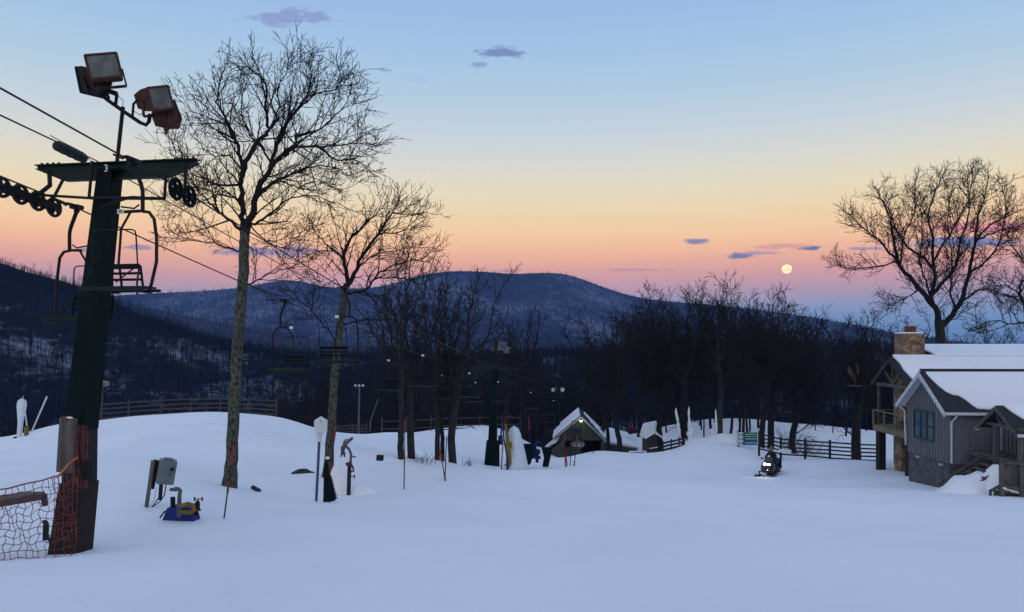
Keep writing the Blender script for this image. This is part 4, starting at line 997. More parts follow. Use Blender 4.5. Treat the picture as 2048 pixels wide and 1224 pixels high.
m = MB(); m.tube([P(701, 926, 27.3), P(706, 935, 27.2), P(707, 943, 27.2), P(702, 943, 27.2)], .035, 8); m.beam(P(692, 929, 27.4), P(702, 926, 27.4), .08, .12); m.build('hose_hook', REDD, sgn)
m = MB(); m.tube([P(700, 953, 27.4), P(709, 953, 27.2)], .02, 6); m.tube([P(709, 949, 27.2), P(709, 957, 27.2)], .02, 6); m.build('valve_handle', BLACK, sgn)
# snow pile between board and gun
def pile(px, py, Y, rx, ry, rz_, seed, lab, mat=SNOW):
    r_ = random.Random(seed); g = GP(px, Y); m = MB(); seg = 26; rg = 9
    for i in range(rg + 1):
        t = 1 - i / rg
        for k in range(seg):
            a = 2 * math.pi * k / seg; q = 1 + .10 * math.sin(3 * a + seed) + .05 * math.sin(7 * a + seed * 2)
            q *= 1 + .18 * mnoise.noise(Vector((math.cos(a) * 1.7, math.sin(a) * 1.7, seed + t * 2))); x = g.x + rx * q * t * math.cos(a); y = g.y + ry * q * t * math.sin(a); nn_ = mnoise.noise(Vector((x * 2.2, y * 2.2, seed))) ; hh = rz_ * (1 - t ** 2) ** 1.3 * (1 + .35 * nn_)
            m.v.append((x, y, G(x, y) + hh * (1 + .06 * math.sin(x * 9 + seed) * math.sin(y * 8)) - (.12 if i == 0 else 0)))
    for i in range(rg):
        for k in range(seg):
            a = i * seg + k; b = i * seg + (k + 1) % seg; m.f.append((a, b, b + seg, a + seg))
    return m.build('snow_pile', mat, None, sm=180, loc=tuple(g), label=lab, cat='snow pile')
pile(677, 984, 28.2, .62, .6, 1.05, 3, 'high snow pile between the green cut-out board and the snow gun')
pile(722, 985, 28, .8, .6, .32, 5, 'low snow lump right of the snow gun pipe')
# rock, stump, black box, valve
m = MB(); m.ball(GP(606, 33) + Vector((0, 0, .12)), .55, 16, 9, (1, .7, .62), .10, random.Random(5)); m.build('rock', ROCK, None, sm=180, loc=tuple(GP(606, 33)), label='dark snow-dusted rock lying left of the house-shaped board', cat='rock')
m = MB(); m.beam(P(503, 973, 27), P(521, 983, 27), .12, .14, bev=.03); m.build('log_stub', ROCK, None, loc=tuple(GP(511, 27)), label='small dark log end poking out of the snow right of the tallest oak', cat='log')
m = MB(); m.box(P(760, 915.5, 40), (.36, .3, .30), Matrix.Rotation(.06, 3, 'Y'), .02); m.build('crate', BLACK, None, loc=tuple(P(760, 922, 40)), label='small black box on the snow left of the pale forked tree', cat='box')
v_ = empty('hydrant_valve', tuple(P(942, 956, 47)), 'small buried hydrant valve poking from the snow left of the distant tower', 'valve')
m = MB(); m.tube([P(938, 960, 47), P(938, 950, 47)], .09, 8); m.tube([P(938, 955, 47), P(957, 954, 47)], [.08, .02], 7); m.build('pipe', STEEL, v_); m = MB(); m.beam(P(934, 946, 47), P(943, 946, 47), .05, .05); m.tube([P(938, 952, 47), P(938, 946, 47)], .03, 6); m.build('handle', BLACK, v_)
# light poles
def lamp_post(px, py, top, Y, head, lab, lean=0):
    g = P(px, py, Y); o = empty('light_pole', tuple(g), lab, 'light pole'); MB().tube([g - Vector((0, 0, .3)), P(px + lean, top, Y)], [.10, .07], 8).build('pole', FENCEW if head == 1 else GALV, o, sm=60)
    c = P(px + lean, top, Y)
    if head == 1:
        m = MB(); m.box(c + Vector((.05, 0, .18)), (.66, .5, .34), Matrix.Rotation(.1, 3, 'Y'), .06); h_ = m.build('floodlight', material('tan_lamp_paint', (.34, .24, .15), .7, scale=5), o); MB().box(c + Vector((.05, -.27, .16)), (.5, .03, .22)).build('lamp_glass', GLASS, h_)
    else:
        MB().beam(c + Vector((-.42, 0, 0)), c + Vector((.42, 0, 0)), .06, .06).build('bar', GALV, o)
        for dx in (-.34, 0, .34): h_ = MB().box(c + Vector((dx, -.06, .1)), (.22, .2, .2), Matrix.Rotation(dx * .6, 3, 'Z'), .03).build('lamp_head', GALV, o); MB().box(c + Vector((dx, -.175, .1)), (.16, .02, .14)).build('lamp_glass', WHITE, h_)
lamp_post(201, 845, 772, 53, 1, 'wooden lamp pole with one tan floodlight behind the mound fence', 4)
lamp_post(717, 866, 773, 66, 3, 'grey lamp pole with three small white lamps behind the far fence', 2)
o = MB().tube([P(740, 862, 66), P(741, 842, 66), P(757, 796, 66)], [.07, .06, .03], 7).build('leaning_stake', GALV, None, sm=60, loc=tuple(P(740, 862, 66)), label='thin pale stake leaning right beside the three-lamp pole', cat='stake')
# snow gun plastered in snow, left
g = GP(38, 45.5); sg2 = empty('snow_gun', tuple(g), 'snow gun completely plastered white with snow at the left edge', 'snow gun')
m = MB(); m.tube([P(37, 890, 45.5), P(39, 868, 45.5), P(41, 845, 45.5), P(42, 828, 45.5), P(43.5, 812, 45.5), P(44, 802, 45.5), P(44, 797, 45.5)], [.34, .14, .15, .20, .27, .24, .06], 12); m.build('snow_plaster', ICE, sg2, sm=180)
m = MB(); m.tube([P(50, 822, 45.4), P(54, 852, 45.3)], .035, 6); m.tube([P(46, 800, 45.5), P(46, 792, 45.5)], .02, 5); m.build('brace', WHITE, sg2)
m = MB(); m.tube([P(53, 854, 45.2), P(53, 877, 45.2)], .13, 10); m.build('yellow_pad', YELLOW, sg2, sm=60); m = MB(); m.box(P(31, 880, 45.3), (.14, .15, .4)); m.build('orange_strip', RUST, sg2)
MB().tube([P(63, 864, 46), P(94, 793, 46)], [.045, .05], 7).build('lance_pole', WHITE, None, sm=60, loc=tuple(P(63, 864, 46)), label='pale slanting lance pole right of the snow-plastered gun', cat='pole')
# electric box on boards
g = GP(310, 19); eb = empty('electric_box', tuple(g), 'grey electric cabinet on a leaning wooden board, standing in the snow', 'electric box')
Rb = Matrix.Rotation(math.radians(28), 3, 'Z') @ Matrix.Rotation(math.radians(9), 3, 'Y')
ebc = P(333, 943, 18.9)
m = MB().box(ebc, (.40, .46, .60), Rb, .012); cab = m.build('cabinet', GREY, eb)
m = MB(); m.box(ebc + Rb @ Vector((.0, -.235, 0)), (.37, .02, .57), Rb, .006); m.build('door', GREY, cab)
m = MB(); m.box(ebc + Rb @ Vector((0, 0, .32)), (.22, .3, .05), Rb, .01); m.build('hood', GREY, cab)
m = MB(); m.tube([ebc + Rb @ Vector((.1, -.245, .1)), ebc + Rb @ Vector((.1, -.29, .1))], .045, 10);  m.build('switch', BLACK, cab); MB().tube([ebc + Rb @ Vector((.08, -.245, -.04)), ebc + Rb @ Vector((.08, -.27, -.04))], .018, 8).build('knob', BLACK, cab)
m = MB(); m.beam(P(293, 1014, 18.7), P(306, 921, 18.7), .10, .05, up=(.5, 1, 0), bev=.006); m.build('support_board', WOOD, eb)
m = MB(); m.beam(P(303, 977, 18.8), P(313, 920, 18.8), .14, .06, up=(.5, 1, 0)); m.beam(P(320, 1000, 19.1), P(325, 930, 19.1), .09, .05, up=(.5, 1, 0)); m.build('back_board', WOODB, eb)
m = MB(); m.tube([P(332, 970, 18.8), P(329, 990, 18.8), P(320, 1003, 18.8), P(306, 1013, 18.8)], .014, 6); m.tube([P(322, 970, 18.9), P(318, 995, 18.9), P(304, 1014, 18.8)], .014, 6); m.tube([P(313, 975, 18.8), P(308, 1000, 18.8), P(300, 1012, 18.8)], .006, 5); m.build('cable', BLACK, eb, sm=60)
# hydrant with blue cover and yellow hose
g = P(362, 1030, 17.6); hy2 = empty('snowmaking_hydrant', tuple(g), 'hydrant with blue cover and coiled yellow hose in the snow beside the electric box', 'snowmaking hydrant')
m = MB().prism([P(322, 1046, 17.5), P(332, 1017, 17.5), P(345, 1013, 17.5), P(380, 1016, 17.5), P(388, 1046, 17.5)][::-1], (0, .4, 0)); m.build('blue_cover', BLUEP, hy2, bevel=.03)
m = MB(); m.tube([P(358, 1034, 17.4), P(359, 990, 17.4), P(360.5, 981, 17.4), P(358, 978, 17.4), P(350, 979, 17.4), P(340, 979, 17.4)], [.05, .045, .045, .045, .05, .035], 10); m.tube([P(352, 978, 17.4), P(352, 973, 17.4)], .02, 7); m.build('elbow_pipe', GALV, hy2, sm=60)
m = MB(); m.tube([P(346, 1014, 17.5), P(345.5, 994, 17.5)], .055, 10); m.build('pipe_stub', STEEL, hy2, sm=60)
m = MB(); m.tube([P(361, 1012, 17.3), P(375, 1008, 17.25), P(386, 1011, 17.3), P(389, 1020, 17.3), P(380, 1025, 17.3), P(362, 1024, 17.3)], .055, 9); m.build('yellow_hose', YELLOW, hy2, sm=60)
m = MB(); m.tube([P(392, 1032, 17.4), P(393.5, 1015, 17.4)], .04, 9); m.tube([P(394, 1020, 17.4), P(395, 1006, 17.4), P(396, 1000, 17.4)], [.065, .06, .02], 9); m.tube([P(387, 1010, 17.4), P(401, 1021, 17.4)], .025, 7); m.build('valve_body', STEEL, hy2, sm=60)
m = MB(); m.beam(P(389, 998, 17.4), P(405, 998, 17.4), .02, .02); m.beam(P(389, 994, 17.4), P(389, 1002, 17.4), .03, .02); m.beam(P(404.5, 994, 17.4), P(404.5, 1002, 17.4), .03, .02); m.build('handle', BLACK, hy2)
m = MB(); m.tube([P(320, 1035, 17.4), P(330, 1022, 17.4)], .02, 6); m.build('strap', BLACK, hy2)
# wooden ramp behind the net
rp_ = empty('wooden_ramp', tuple(P(40, 1030, 14.2)), 'snowed-in wooden bench top behind the orange net at the left edge', 'bench')
m = MB(); vs = [P(-60, 1022, 13.5), P(0, 1004, 13.5), P(85, 990, 13.5), P(90, 988, 14.4), P(50, 988, 14.8), P(-60, 1004, 14.6)]; m.prism(vs[::-1], (0, 0, .05)); m.build('board', WOOD, rp_)
m = MB(); m.beam(P(88, 988, 13.6), P(90, 1012, 13.6), .06, .1); m.beam(P(-20, 1012, 13.5), P(86, 994, 13.5), .04, .10); m.build('frame', FENCEW, rp_)
# orange safety net
nt = empty('safety_net', tuple(GP(60, 12.5)), 'orange rope net strung from the near tower foot to the left', 'safety net')
def netp(u, v):
    # u 0 left .. 1 tower, v 0 bottom .. 1 top
    top = Vector(P(-70 + u * 218, 990 - 28 * u - 20 * u * u, 11.2 + 3.0 * u)); x = top.x; y = top.y; bot = Vector((x + .05 * math.sin(u * 9), y, G(x, y) + .02))
    p = bot.lerp(top, v); p.y += .06 * math.sin(u * 14 + v * 5); p.x += .025 * math.sin(v * 11 + u * 23); p.z += .03 * math.sin(u * 37 + v * 3) * v * (1 - v) * 4
    return p
m = MB(); nu, nv = 16, 10
for i in range(nu + 1): m.tube([netp(i / nu + .012 * math.sin(k * 1.7 + i), k / 20) for k in range(21)], .0065, 4)
for j in range(nv): m.tube([netp(k / 40, j / nv + .01 * math.sin(k + j * 2)) for k in range(41)], .0065, 4)
m.build('mesh', material('faded_orange_net', (.22, .05, .045), .8, (.12, .03, .035), 4), nt)
m = MB(); m.tube([netp(k / 30, 1) for k in range(28)], .013, 6)
m.build('top_rope', ORANGE, nt, sm=60); MB().tube([netp(.88, 1.0), P(140, 925, 14.3), P(155, 915, 14.3)], .018, 6).build('tie_rope', material('orange_rope', (.6, .2, .05), .8), nt)
m = MB(); m.tube([P(91, 1080, 13.2), P(92, 1050, 13.2), P(91, 1042, 13.2)], [.05, .05, .03], 7); m.tube([P(91, 1042, 13.2), P(86, 1044, 13.2)], .03, 6); m.tube([P(95, 1068, 13.1), P(102, 1092, 13)], .02, 5); m.build('stake', BLACK, nt)
# net over the tower foot
m = MB()
for k in range(6): m.tube([P(108 + k * 9 + math.sin(j) * 1.5 + j * .2, 950 + j * 22, 14.2 + .1 * math.sin(k)) for j in range(7)], .0065, 4)
for j in range(7): m.tube([P(104 + k * 6, 958 + j * 21 - k * 2.2 + math.sin(k * 1.3 + j), 14.2 + .08 * math.sin(k)) for k in range(10)], .0065, 4)
m.build('draped_mesh', material('faded_orange_net_2', (.22, .05, .045), .8, (.12, .03, .035), 4), nt)

# ---------------------------------------------------------------- fences
def fence(name, pts, Y_, h, rails, mat, lab, step=2.2, topcap=0, sag=0, post_w=.10, rail_h=.10, extra=None):
    """pts: (px, base py, Y) along the bottom"""
    W = [P(*p) for p in pts]; o = empty(name, tuple(W[0]), lab, 'fence')
    seg = [0]
    for a, b in zip(W, W[1:]): seg.append(seg[-1] + (b - a).length)
    L = seg[-1]; n = max(2, round(L / step))
    def at(d):
        for i in range(len(W) - 1):
            if d <= seg[i + 1] + 1e-6: return W[i].lerp(W[i + 1], (d - seg[i]) / max(seg[i + 1] - seg[i], 1e-6))
        return W[-1]
    posts = [at(L * k / n) for k in range(n + 1)]
    r_ = random.Random(len(lab))
    for p in posts: MB().beam(p - Vector((0, 0, .4)), p + Vector((r_.uniform(-.02, .02), 0, h + .06)), post_w, post_w).build('post', mat, o)
    up = Vector((0, 0, 1))
    for k in range(rails):
        z = h * (k + .55) / rails if rails > 1 else h
        for a, b in zip(posts, posts[1:]):
            MB().beam(a + up * (z + r_.uniform(-.015, .015)) + Vector((0, -.07, 0)), b + up * (z + r_.uniform(-.015, .015)) + Vector((0, -.07, 0)), .035, rail_h).build('rail', mat, o)
    return o
fence('rail_fence', [(190, 843, 50.5), (240, 839, 51.2), (300, 834, 52), (380, 830, 52.5), (470, 829, 52.6), (553, 834, 52.4)], 0, 1.28, 4, FENCEW, 'four-rail grey wooden fence curving over the snow mound')
fence('rail_fence', [(676, 868, 63), (700, 866, 63), (733, 865, 63.5)], 0, .75, 3, FENCEW, 'short low rail fence right of the lichen oak beside the lamp pole', 1.6)
fence('rail_fence', [(764, 867, 64), (820, 865, 66), (932, 857, 69), (1000, 857, 71), (1040, 856, 73)], 0, 1.35, 2, FENCEW, 'two-rail fence along the far snow edge behind the bare trees', 2.4)
fence('rail_fence', [(1056, 850, 75), (1110, 849, 77)], 0, 1.2, 3, FENCED, 'dark rail fence on the far snow left of the shack', 1.2)
fence('board_fence', [(1518, 901, 55), (1560, 912, 55), (1640, 918, 54), (1700, 923, 53), (1763, 926, 52)], 0, 1.38, 5, FENCED, 'long dark rail fence on the snow behind the snowmobile', 1.6, post_w=.13, rail_h=.11)
fence('log_fence', [(1326, 904, 60), (1350, 898, 61), (1374, 893, 62)], 0, .85, 3, FENCED, 'dark log rails between the small hut and the snowbank', 1.0, rail_h=.16)
m = MB(); m.box(P(1570, 902, 53.8), (.9, .15, .22), Matrix.Rotation(.06, 3, 'Y'), .03); m.build('snowy_sled_board', ICE, None, loc=tuple(P(1570, 908, 53.8)), label='white snow-covered plank leaning against the dark fence right of the rider', cat='plank')
# green trail sign with arrows
g = GP(1497, 60); ts = empty('trail_sign', tuple(g), 'green and blue trail sign with white arrow plates at the snowbank', 'sign')
SG = material('sign_green', (.008, .13, .085), .5, scale=2); SB = material('sign_blue', (.02, .13, .26), .5, scale=2)
for k, (mt_, y0) in enumerate(((SG, 865), (SG, 874), (SB, 882))):
    b_ = MB().box(P(1500.5, y0 + 4, 59.6), (1.15, .04, .33)).build('board', mt_, ts)
    a_ = MB().box(P(1481.5, y0 + 4, 59.6), (.44, .04, .33)).build('arrow_plate', WHITE, ts)
    m = MB()
    for x in (1479, 1484.5): m.box(P(x, y0 + 4.3, 59.56), (.1, .03, .13), Matrix.Rotation(.78, 3, 'Y'))
    m.build('arrow', BLACK, a_)
    m = MB(); _r = random.Random(k); x = 1491
    while x < 1514: w_ = _r.uniform(1.5, 3.6); m.box(P(x + w_ / 2, y0 + 4 + _r.uniform(-.2, .2), 59.57), (w_ / F * 59.6 * .8, .03, .055)); x += w_ + _r.choice([.2, .2, 1])
    m.build('lettering', WHITE, b_)
m = MB(); m.beam(P(1477, 893, 60), P(1477, 862, 60), .12, .1); m.beam(P(1518, 896, 60), P(1518, 862, 60), .12, .1); m.build('posts', FENCED, ts)
# snow-plastered poles and snowbank
for i, (bx, by, tx, ty, r0, r1, lab) in enumerate(((1361, 880, 1352, 816, .15, .07, 'left tall snow-plastered pole, leaning, beside the thick black trunk'), (1380, 872, 1378, 812, .11, .07, 'middle thin snow-plastered pole right of the thick black trunk'),
        (1433, 870, 1432, 818, .11, .05, 'right snow-plastered pole between dark trunks'), (1469, 873, 1470, 851, .22, .05, 'short cone of ice left of the green trail sign'),
        (1424, 874, 1424, 857, .2, .14, 'stubby ice-plastered post left of the right pole'), (1380, 875, 1381, 856, .30, .24, 'broad ice-plastered stump below the middle pole'))):
    a, b = P(bx, by + 3, 62.5), P(tx, ty, 62.5); r_ = random.Random(i); n = 9
    m = MB().tube([a.lerp(b, k / n) + Vector((r_.gauss(0, .03), 0, 0)) for k in range(n + 1)], [(r0 + (r1 - r0) * k / n) * r_.uniform(.8, 1.25) * (1 if k < n else .4) for k in range(n + 1)], 9)
    m.build('ice_coated_pole', ICE, None, sm=180, loc=tuple(a), label=lab, cat='snowy pole', group='snow-plastered poles on the bank')
sb = MB(); r_ = random.Random(8); nx_, nz_ = 40, 9
for i in range(nx_ + 1):
    u = i / nx_; px = 1370 + u * 120; topy = 879 - 8 * math.sin(min(u * 5, 1) * 1.57) + 4 * math.sin(u * 7) + 9 * max(0, u - .82) * 5
    for k in range(nz_ + 1):
        v = k / nz_; Y = 62.2 - .5 * math.sin(v * 3.1) - (1 - v) * .9 + .06 * math.sin(i * .9 + k * 2.2); yy = 902 + (topy - 902) * v + .5 * math.sin(k * 2.5 + i * .3)
        sb.v.append(tuple(P(px, yy, Y)))
    sb.v.append(tuple(P(px, topy + 1, 64.2))); sb.v.append(tuple(P(px, 892, 65.5)))
R_ = nz_ + 3
for i in range(nx_):
    for k in range(R_ - 1): a = i * R_ + k; sb.f.append((a, a + R_, a + R_ + 1, a + 1))
sb.build('snowbank', snow_material('bank_snow', (.78, .79, .80), (.70, .71, .72)), None, sm=180, loc=tuple(P(1430, 902, 62)), label='layered ploughed snowbank left of the green trail sign', cat='snowbank')

# ---------------------------------------------------------------- wooden shack with lamp
SID = material('grey_siding', (.062, .068, .066), .9, (.038, .042, .042), 3, 6, (5, 5, .5), bump=.01)
SHG = material('dark_shingles', (.035, .036, .042), .95, (.018, .019, .024), 14, 6, (1, 1, 3), bump=.02)
TRIM = material('pale_trim', (.36, .37, .36), .7, (.28, .29, .28), 3)
def roof_slab(mb, a, b, c, d, th=.12):
    """a,b,c,d corners of a sloping quad"""
    n = (Vector(b) - Vector(a)).cross(Vector(d) - Vector(a)).normalized() * th
    if n.z < 0: n = -n
    return mb.prism([a, b, c, d], n)
Ys = 72.
g = GP(1170, Ys); sh = empty('wooden_shack', tuple(g), 'grey wooden shack with steep snowy roof and a lit lamp in its gable', 'shack')
el, er, ez = P(1094, 893, Ys), P(1207, 880, Ys), 0
ap = P(1162, 833, Ys); ridge_d = Vector((.62, 6.0, .0)); rb_ = P(1172, 815, Ys + 6.2)
# front gable wall (with opening)
wt_ = -9.3
m = MB(); m.prism([P(1113, 873, Ys), P(1162, 836, Ys), P(1206, 878, Ys), P(1206, 881, Ys), P(1113, 881, Ys)][::-1], (0, .15, 0))
m.box(P(1119, 900, Ys + .08), (.75, .15, 2.0)); m.box(P(1206, 900, Ys + .08), (.22, .22, 2.2)); m.box(P(1146, 903, Ys + .08), (1.4, .15, .9))
for k in range(16): x = 1116 + k * 5.7; yt = 836 + max((1162 - x) / 49 * 37, (x - 1162) / 44 * 42); m.beam(P(x, yt + 2, Ys - .03), P(x, 880, Ys - .03), .05, .04)
m.build('gable_wall', SID, sh)
bk = [Vector((er.x, Ys, wt_)), Vector((er.x + .7, Ys + 9, wt_))]
m = MB(); m.prism([Vector((er.x - .1, Ys, g.z - 1)), Vector((er.x + .7, Ys + 9, g.z - 1)), Vector((er.x + .7, Ys + 9, -9.0)), Vector((er.x - .1, Ys, -9.2))], (-.12, 0, 0))
m.build('side_wall', SID, sh)
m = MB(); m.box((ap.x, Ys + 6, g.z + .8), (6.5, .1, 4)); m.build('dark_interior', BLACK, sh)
m = MB(); A_ = P(1162, 834, Ys - .35); B_ = P(1211, 881, Ys - .35); C_ = Vector((B_.x + .7, Ys + 8.6, B_.z - .1)); D_ = Vector((A_.x + .7, Ys + 8.6, A_.z))
E_ = P(1106, 879, Ys - .35); F_ = Vector((E_.x + .7, Ys + 8.6, E_.z))
D_ = Vector((A_.x + .55, Ys + 7.5, A_.z + .12)); roof_slab(m, A_, B_, C_, D_, .12); roof_slab(m, E_, A_, D_, F_, .12); m.build('roof', SHG, sh)
up = Vector((0, 0, .13))
def on(a, b, c, d, u, v): return (Vector(a).lerp(b, u)).lerp(Vector(d).lerp(c, u), v)
m = MB(); poly = [(.16, .62), (.36, .5), (.44, .30), (.52, .36), (.62, .14), (.70, .2), (.78, .05), (.99, .02), (1, 1), (.2, 1)]
m.prism([on(A_, B_, C_, D_, u, v) + up for u, v in poly], (.04, 0, .07)); m.build('roof_snow', SNOW_LUMP, sh)
m = MB(); m.prism([on(E_, A_, D_, F_, u, v) + up for u, v in ((0, .02), (.98, .02), (.98, 1), (0, 1))], (-.04, 0, .08)); m.build('roof_snow', SNOW_LUMP, sh)
m = MB(); m.beam(A_ + Vector((0, -.03, 0)), B_ + Vector((0, -.03, 0)), .14, .05, up=(0, 1, 0)); m.beam(A_ + Vector((0, -.03, 0)), E_ + Vector((0, -.03, 0)), .14, .05, up=(0, 1, 0)); m.build('bargeboard', TRIM, sh)
ld = P(1162, 842, Ys - .3); lm = MB().box(ld + Vector((0, .1, .1)), (.25, .3, .08), None, .02).build('lamp', STEEL, sh)
MB().ball(ld, .10, 10, 8, (1.3, 1, .9)).build('bulb', emit('warm_bulb', (.95, 1, .55), 5), lm, sm=180)
pl = bpy.data.lights.new('shack_lamp', 'POINT'); pl.energy = 7; pl.color = (.9, 1, .55); pl.shadow_soft_size = .12; plo = bpy.data.objects.new('shack_lamp', pl); COL.objects.link(plo); plo.location = ld + Vector((0, -.35, -.1))
# lean-to on its left with snowy stair roof
m = MB(); m.prism([P(1090, 906, 71), P(1128, 882, 71), P(1128, 915, 71), P(1090, 915, 71)][::-1], (0, .15, 0)); m.build('lean_to_wall', SID, sh)
m = MB(); m.prism([P(1086, 904, 70.8), P(1100, 892, 70.8), P(1112, 885, 70.8), P(1122, 872, 72.5), P(1108, 880, 73.5), P(1092, 893, 73.5)], (0, 0, .14)); m.build('lean_to_snow', SNOW_LUMP, sh)
m = MB(); m.beam(P(1088, 884, 71.2), P(1088, 864, 71.2), .07, .07); m.beam(P(1097, 874, 71.2), P(1097, 856, 71.2), .07, .07); m.beam(P(1088, 864, 71.2), P(1106, 858, 71.2), .07, .07); m.build('stair_rail', FENCED, sh)
# white snow heap and crates seen in the opening
m = MB(); m.ball(P(1155, 888, Ys + 1.6), .55, 12, 7, (1.3, .8, .8), .1, random.Random(3)); m.build('snow_heap', ICE, None, sm=180, loc=tuple(P(1155, 900, Ys + 1.6)), label='heap of snow in the dark opening of the shack', cat='snow heap')
# side extension roof right of the shack, behind tree trunks
ex = empty('low_shed', tuple(GP(1240, 74)), 'low snow-roofed shed joined to the right of the shack', 'shed')
m = MB(); m.prism([P(1207, 882, 74), P(1275, 893, 74), P(1275, 930, 74), P(1207, 930, 74)][::-1], (0, 3, 0)); m.build('wall', SID, ex)
m = MB(); m.prism([P(1205, 883, 73.7), P(1277, 896, 73.7), P(1272, 872, 78), P(1212, 856, 78)], (0, 0, .16)); m.build('roof_snow', SNOW_LUMP, ex)
m = MB(); m.beam(P(1205, 884, 73.65), P(1277, 897, 73.65), .12, .06, up=(0, 1, 0)); m.build('fascia', TRIM, ex)
# small hut
ht_ = empty('small_hut', tuple(GP(1308, 68)), 'small dark hut with rounded snow-loaded roof right of the shed', 'hut')
m = MB(); m.prism([P(1294, 876, 68), P(1310, 868, 68), P(1322, 876, 68), P(1326, 920, 68), P(1294, 920, 68)][::-1], (0, 2.5, 0)); m.build('wall', material('brown_board_wall', (.045, .04, .038), .9, (.028, .026, .026), 4, stretch=(5, 5, .5)), ht_)
m = MB(); m.prism([P(1291, 879, 67.7), P(1310, 867, 67.7), P(1312, 845, 72), P(1286, 850, 72), P(1279, 872, 70)], (0, 0, .2)); m.prism([P(1310, 867, 67.7), P(1326, 878, 67.7), P(1324, 856, 72), P(1312, 845, 72)], (0, 0, .2)); m.build('roof_snow', SNOW_LUMP, ht_, bevel=.08)
m = MB(); m.beam(P(1299, 897, 67.9), P(1317, 894, 67.9), .1, .06); m.build('snowy_sill', SNOW_LUMP, ht_)
wf = empty('open_crate', tuple(GP(1276, 65)), 'white-framed black opening low in front of the small hut', 'crate')
m = MB(); m.box(P(1275, 912, 65), (1.5, .3, .8)); m.build('box', BLACK, wf); m = MB(); m.beam(P(1257, 922, 64.8), P(1260, 903, 64.8), .14, .1); m.beam(P(1258, 903, 64.8), P(1292, 903, 64.8), .08, .12); m.beam(P(1291, 921, 64.8), P(1291, 902, 64.8), .12, .1); m.build('frame', ICE, wf)
rj = MB(); rj.ball(P(1262, 861, 76), .5, 10, 7, (.9, .8, .8), .12, random.Random(9)); rj.build('red_tarp', material('red_tarp', (.06, .012, .02), .8, scale=3), None, sm=60, loc=tuple(P(1262, 868, 76)), label='small dark red bundle seen behind the snowy shed roof', cat='tarp')
# dark swing-like lift gate sign before the shack
dg = empty('hanging_rack', tuple(P(1150, 905, 66)), 'dark metal rack with panel standing in front of the shack opening', 'rack')
m = MB(); m.tube([P(1142, 850, 66), P(1144, 842, 66), P(1158, 842, 66), P(1162, 850, 66), P(1162, 885, 66)], .04, 6); m.tube([P(1142, 850, 66), P(1145, 905, 66)], .04, 6); m.tube([P(1162, 885, 66), P(1164, 905, 66)], .04, 6); m.build('frame', STEEL, dg)
m = MB(); m.box(P(1153, 863, 66), (.72, .06, .5)); m.box(P(1154, 876, 66), (.8, .06, .3)); m.build('panel', FENCED, dg)
# ---------------------------------------------------------------- grey house on the right
th_ = math.radians(5); HE = Vector((math.cos(th_), -math.sin(th_), 0)); HW = Vector((math.sin(th_), math.cos(th_), 0)); H0 = Vector((20.08, 34.0, 0))
def Hh(u, v, z): q = H0 + HE * u + HW * v; q.z = z; return q
RH = Matrix((HE, HW, Vector((0, 0, 1)))).transposed()
WALL = material('house_siding', (.148, .152, .162), .9, (.108, .112, .12), 2.2, 6, (4, 4, .4), bump=.008)
STONE = bpy.data.materials.new('chimney_stone'); STONE.use_nodes = True
def stone_mat(m, cols, sc_, mortar):
    t = m.node_tree; b = t.nodes['Principled BSDF']; b.inputs['Roughness'].default_value = .9
    c = N(t, 'ShaderNodeTexCoord'); mp = N(t, 'ShaderNodeMapping'); mp.inputs['Scale'].default_value = (1, 1, 1.35); t.links.new(c.outputs['Object'], mp.inputs[0])
    v = N(t, 'ShaderNodeTexVoronoi'); v.inputs['Scale'].default_value = sc_; t.links.new(mp.outputs[0], v.inputs[0])
    s_ = N(t, 'ShaderNodeSeparateColor'); t.links.new(v.outputs['Color'], s_.inputs[0])
    col = Ramp(t, s_.outputs[0], cols, 'CONSTANT')
    v2 = N(t, 'ShaderNodeTexVoronoi'); v2.feature = 'DISTANCE_TO_EDGE'; v2.inputs['Scale'].default_value = sc_; t.links.new(mp.outputs[0], v2.inputs[0])
    k = M_(t, 'LESS_THAN', v2.outputs[0], .035)
    nz = N(t, 'ShaderNodeTexNoise'); nz.inputs['Scale'].default_value = 9; t.links.new(c.outputs['Object'], nz.inputs[0])
    cc_ = Mix(t, 1.0, Mix(t, k, col, mortar), Ramp(t, nz.outputs[0], [(.3, (.6, .6, .6)), (.7, (1, 1, 1))]), 'MULTIPLY'); t.links.new(cc_, b.inputs['Base Color'])
    bp = N(t, 'ShaderNodeBump'); bp.inputs['Distance'].default_value = .05; t.links.new(M_(t, 'MINIMUM', v2.outputs[0], .12), bp.inputs['Height']); t.links.new(bp.outputs[0], b.inputs['Normal'])
stone_mat(STONE, [(0, (.28, .17, .09)), (.3, (.20, .13, .08)), (.55, (.34, .23, .13)), (.8, (.14, .09, .065))], 2.6, (.10, .075, .055))
STONE_G = bpy.data.materials.new('foundation_stone'); STONE_G.use_nodes = True
stone_mat(STONE_G, [(0, (.10, .10, .105)), (.4, (.075, .075, .08)), (.7, (.13, .125, .125))], 3.6, (.05, .05, .055))
STONE_D = bpy.data.materials.new('dark_foundation_stone'); STONE_D.use_nodes = True
stone_mat(STONE_D, [(0, (.075, .065, .055)), (.4, (.05, .045, .04)), (.7, (.095, .08, .065))], 4.2, (.025, .022, .022))
BRICK = material('chimney_brick', (.16, .045, .03), .9, (.09, .03, .025), 8)
WGL = material('window_glass', (.10, .16, .20), .1, (.05, .09, .115), .8, spec=.6)
WFR = material('dark_window_frame', (.03, .045, .05), .5, scale=4)
TIMB = material('grey_timber', (.10, .092, .08), .9, (.055, .05, .046), 5, 8, (1, 1, .3), bump=.01)
TIMD = material('dark_timber', (.04, .038, .036), .9, (.024, .022, .022), 5, 8, (1, 1, .3))
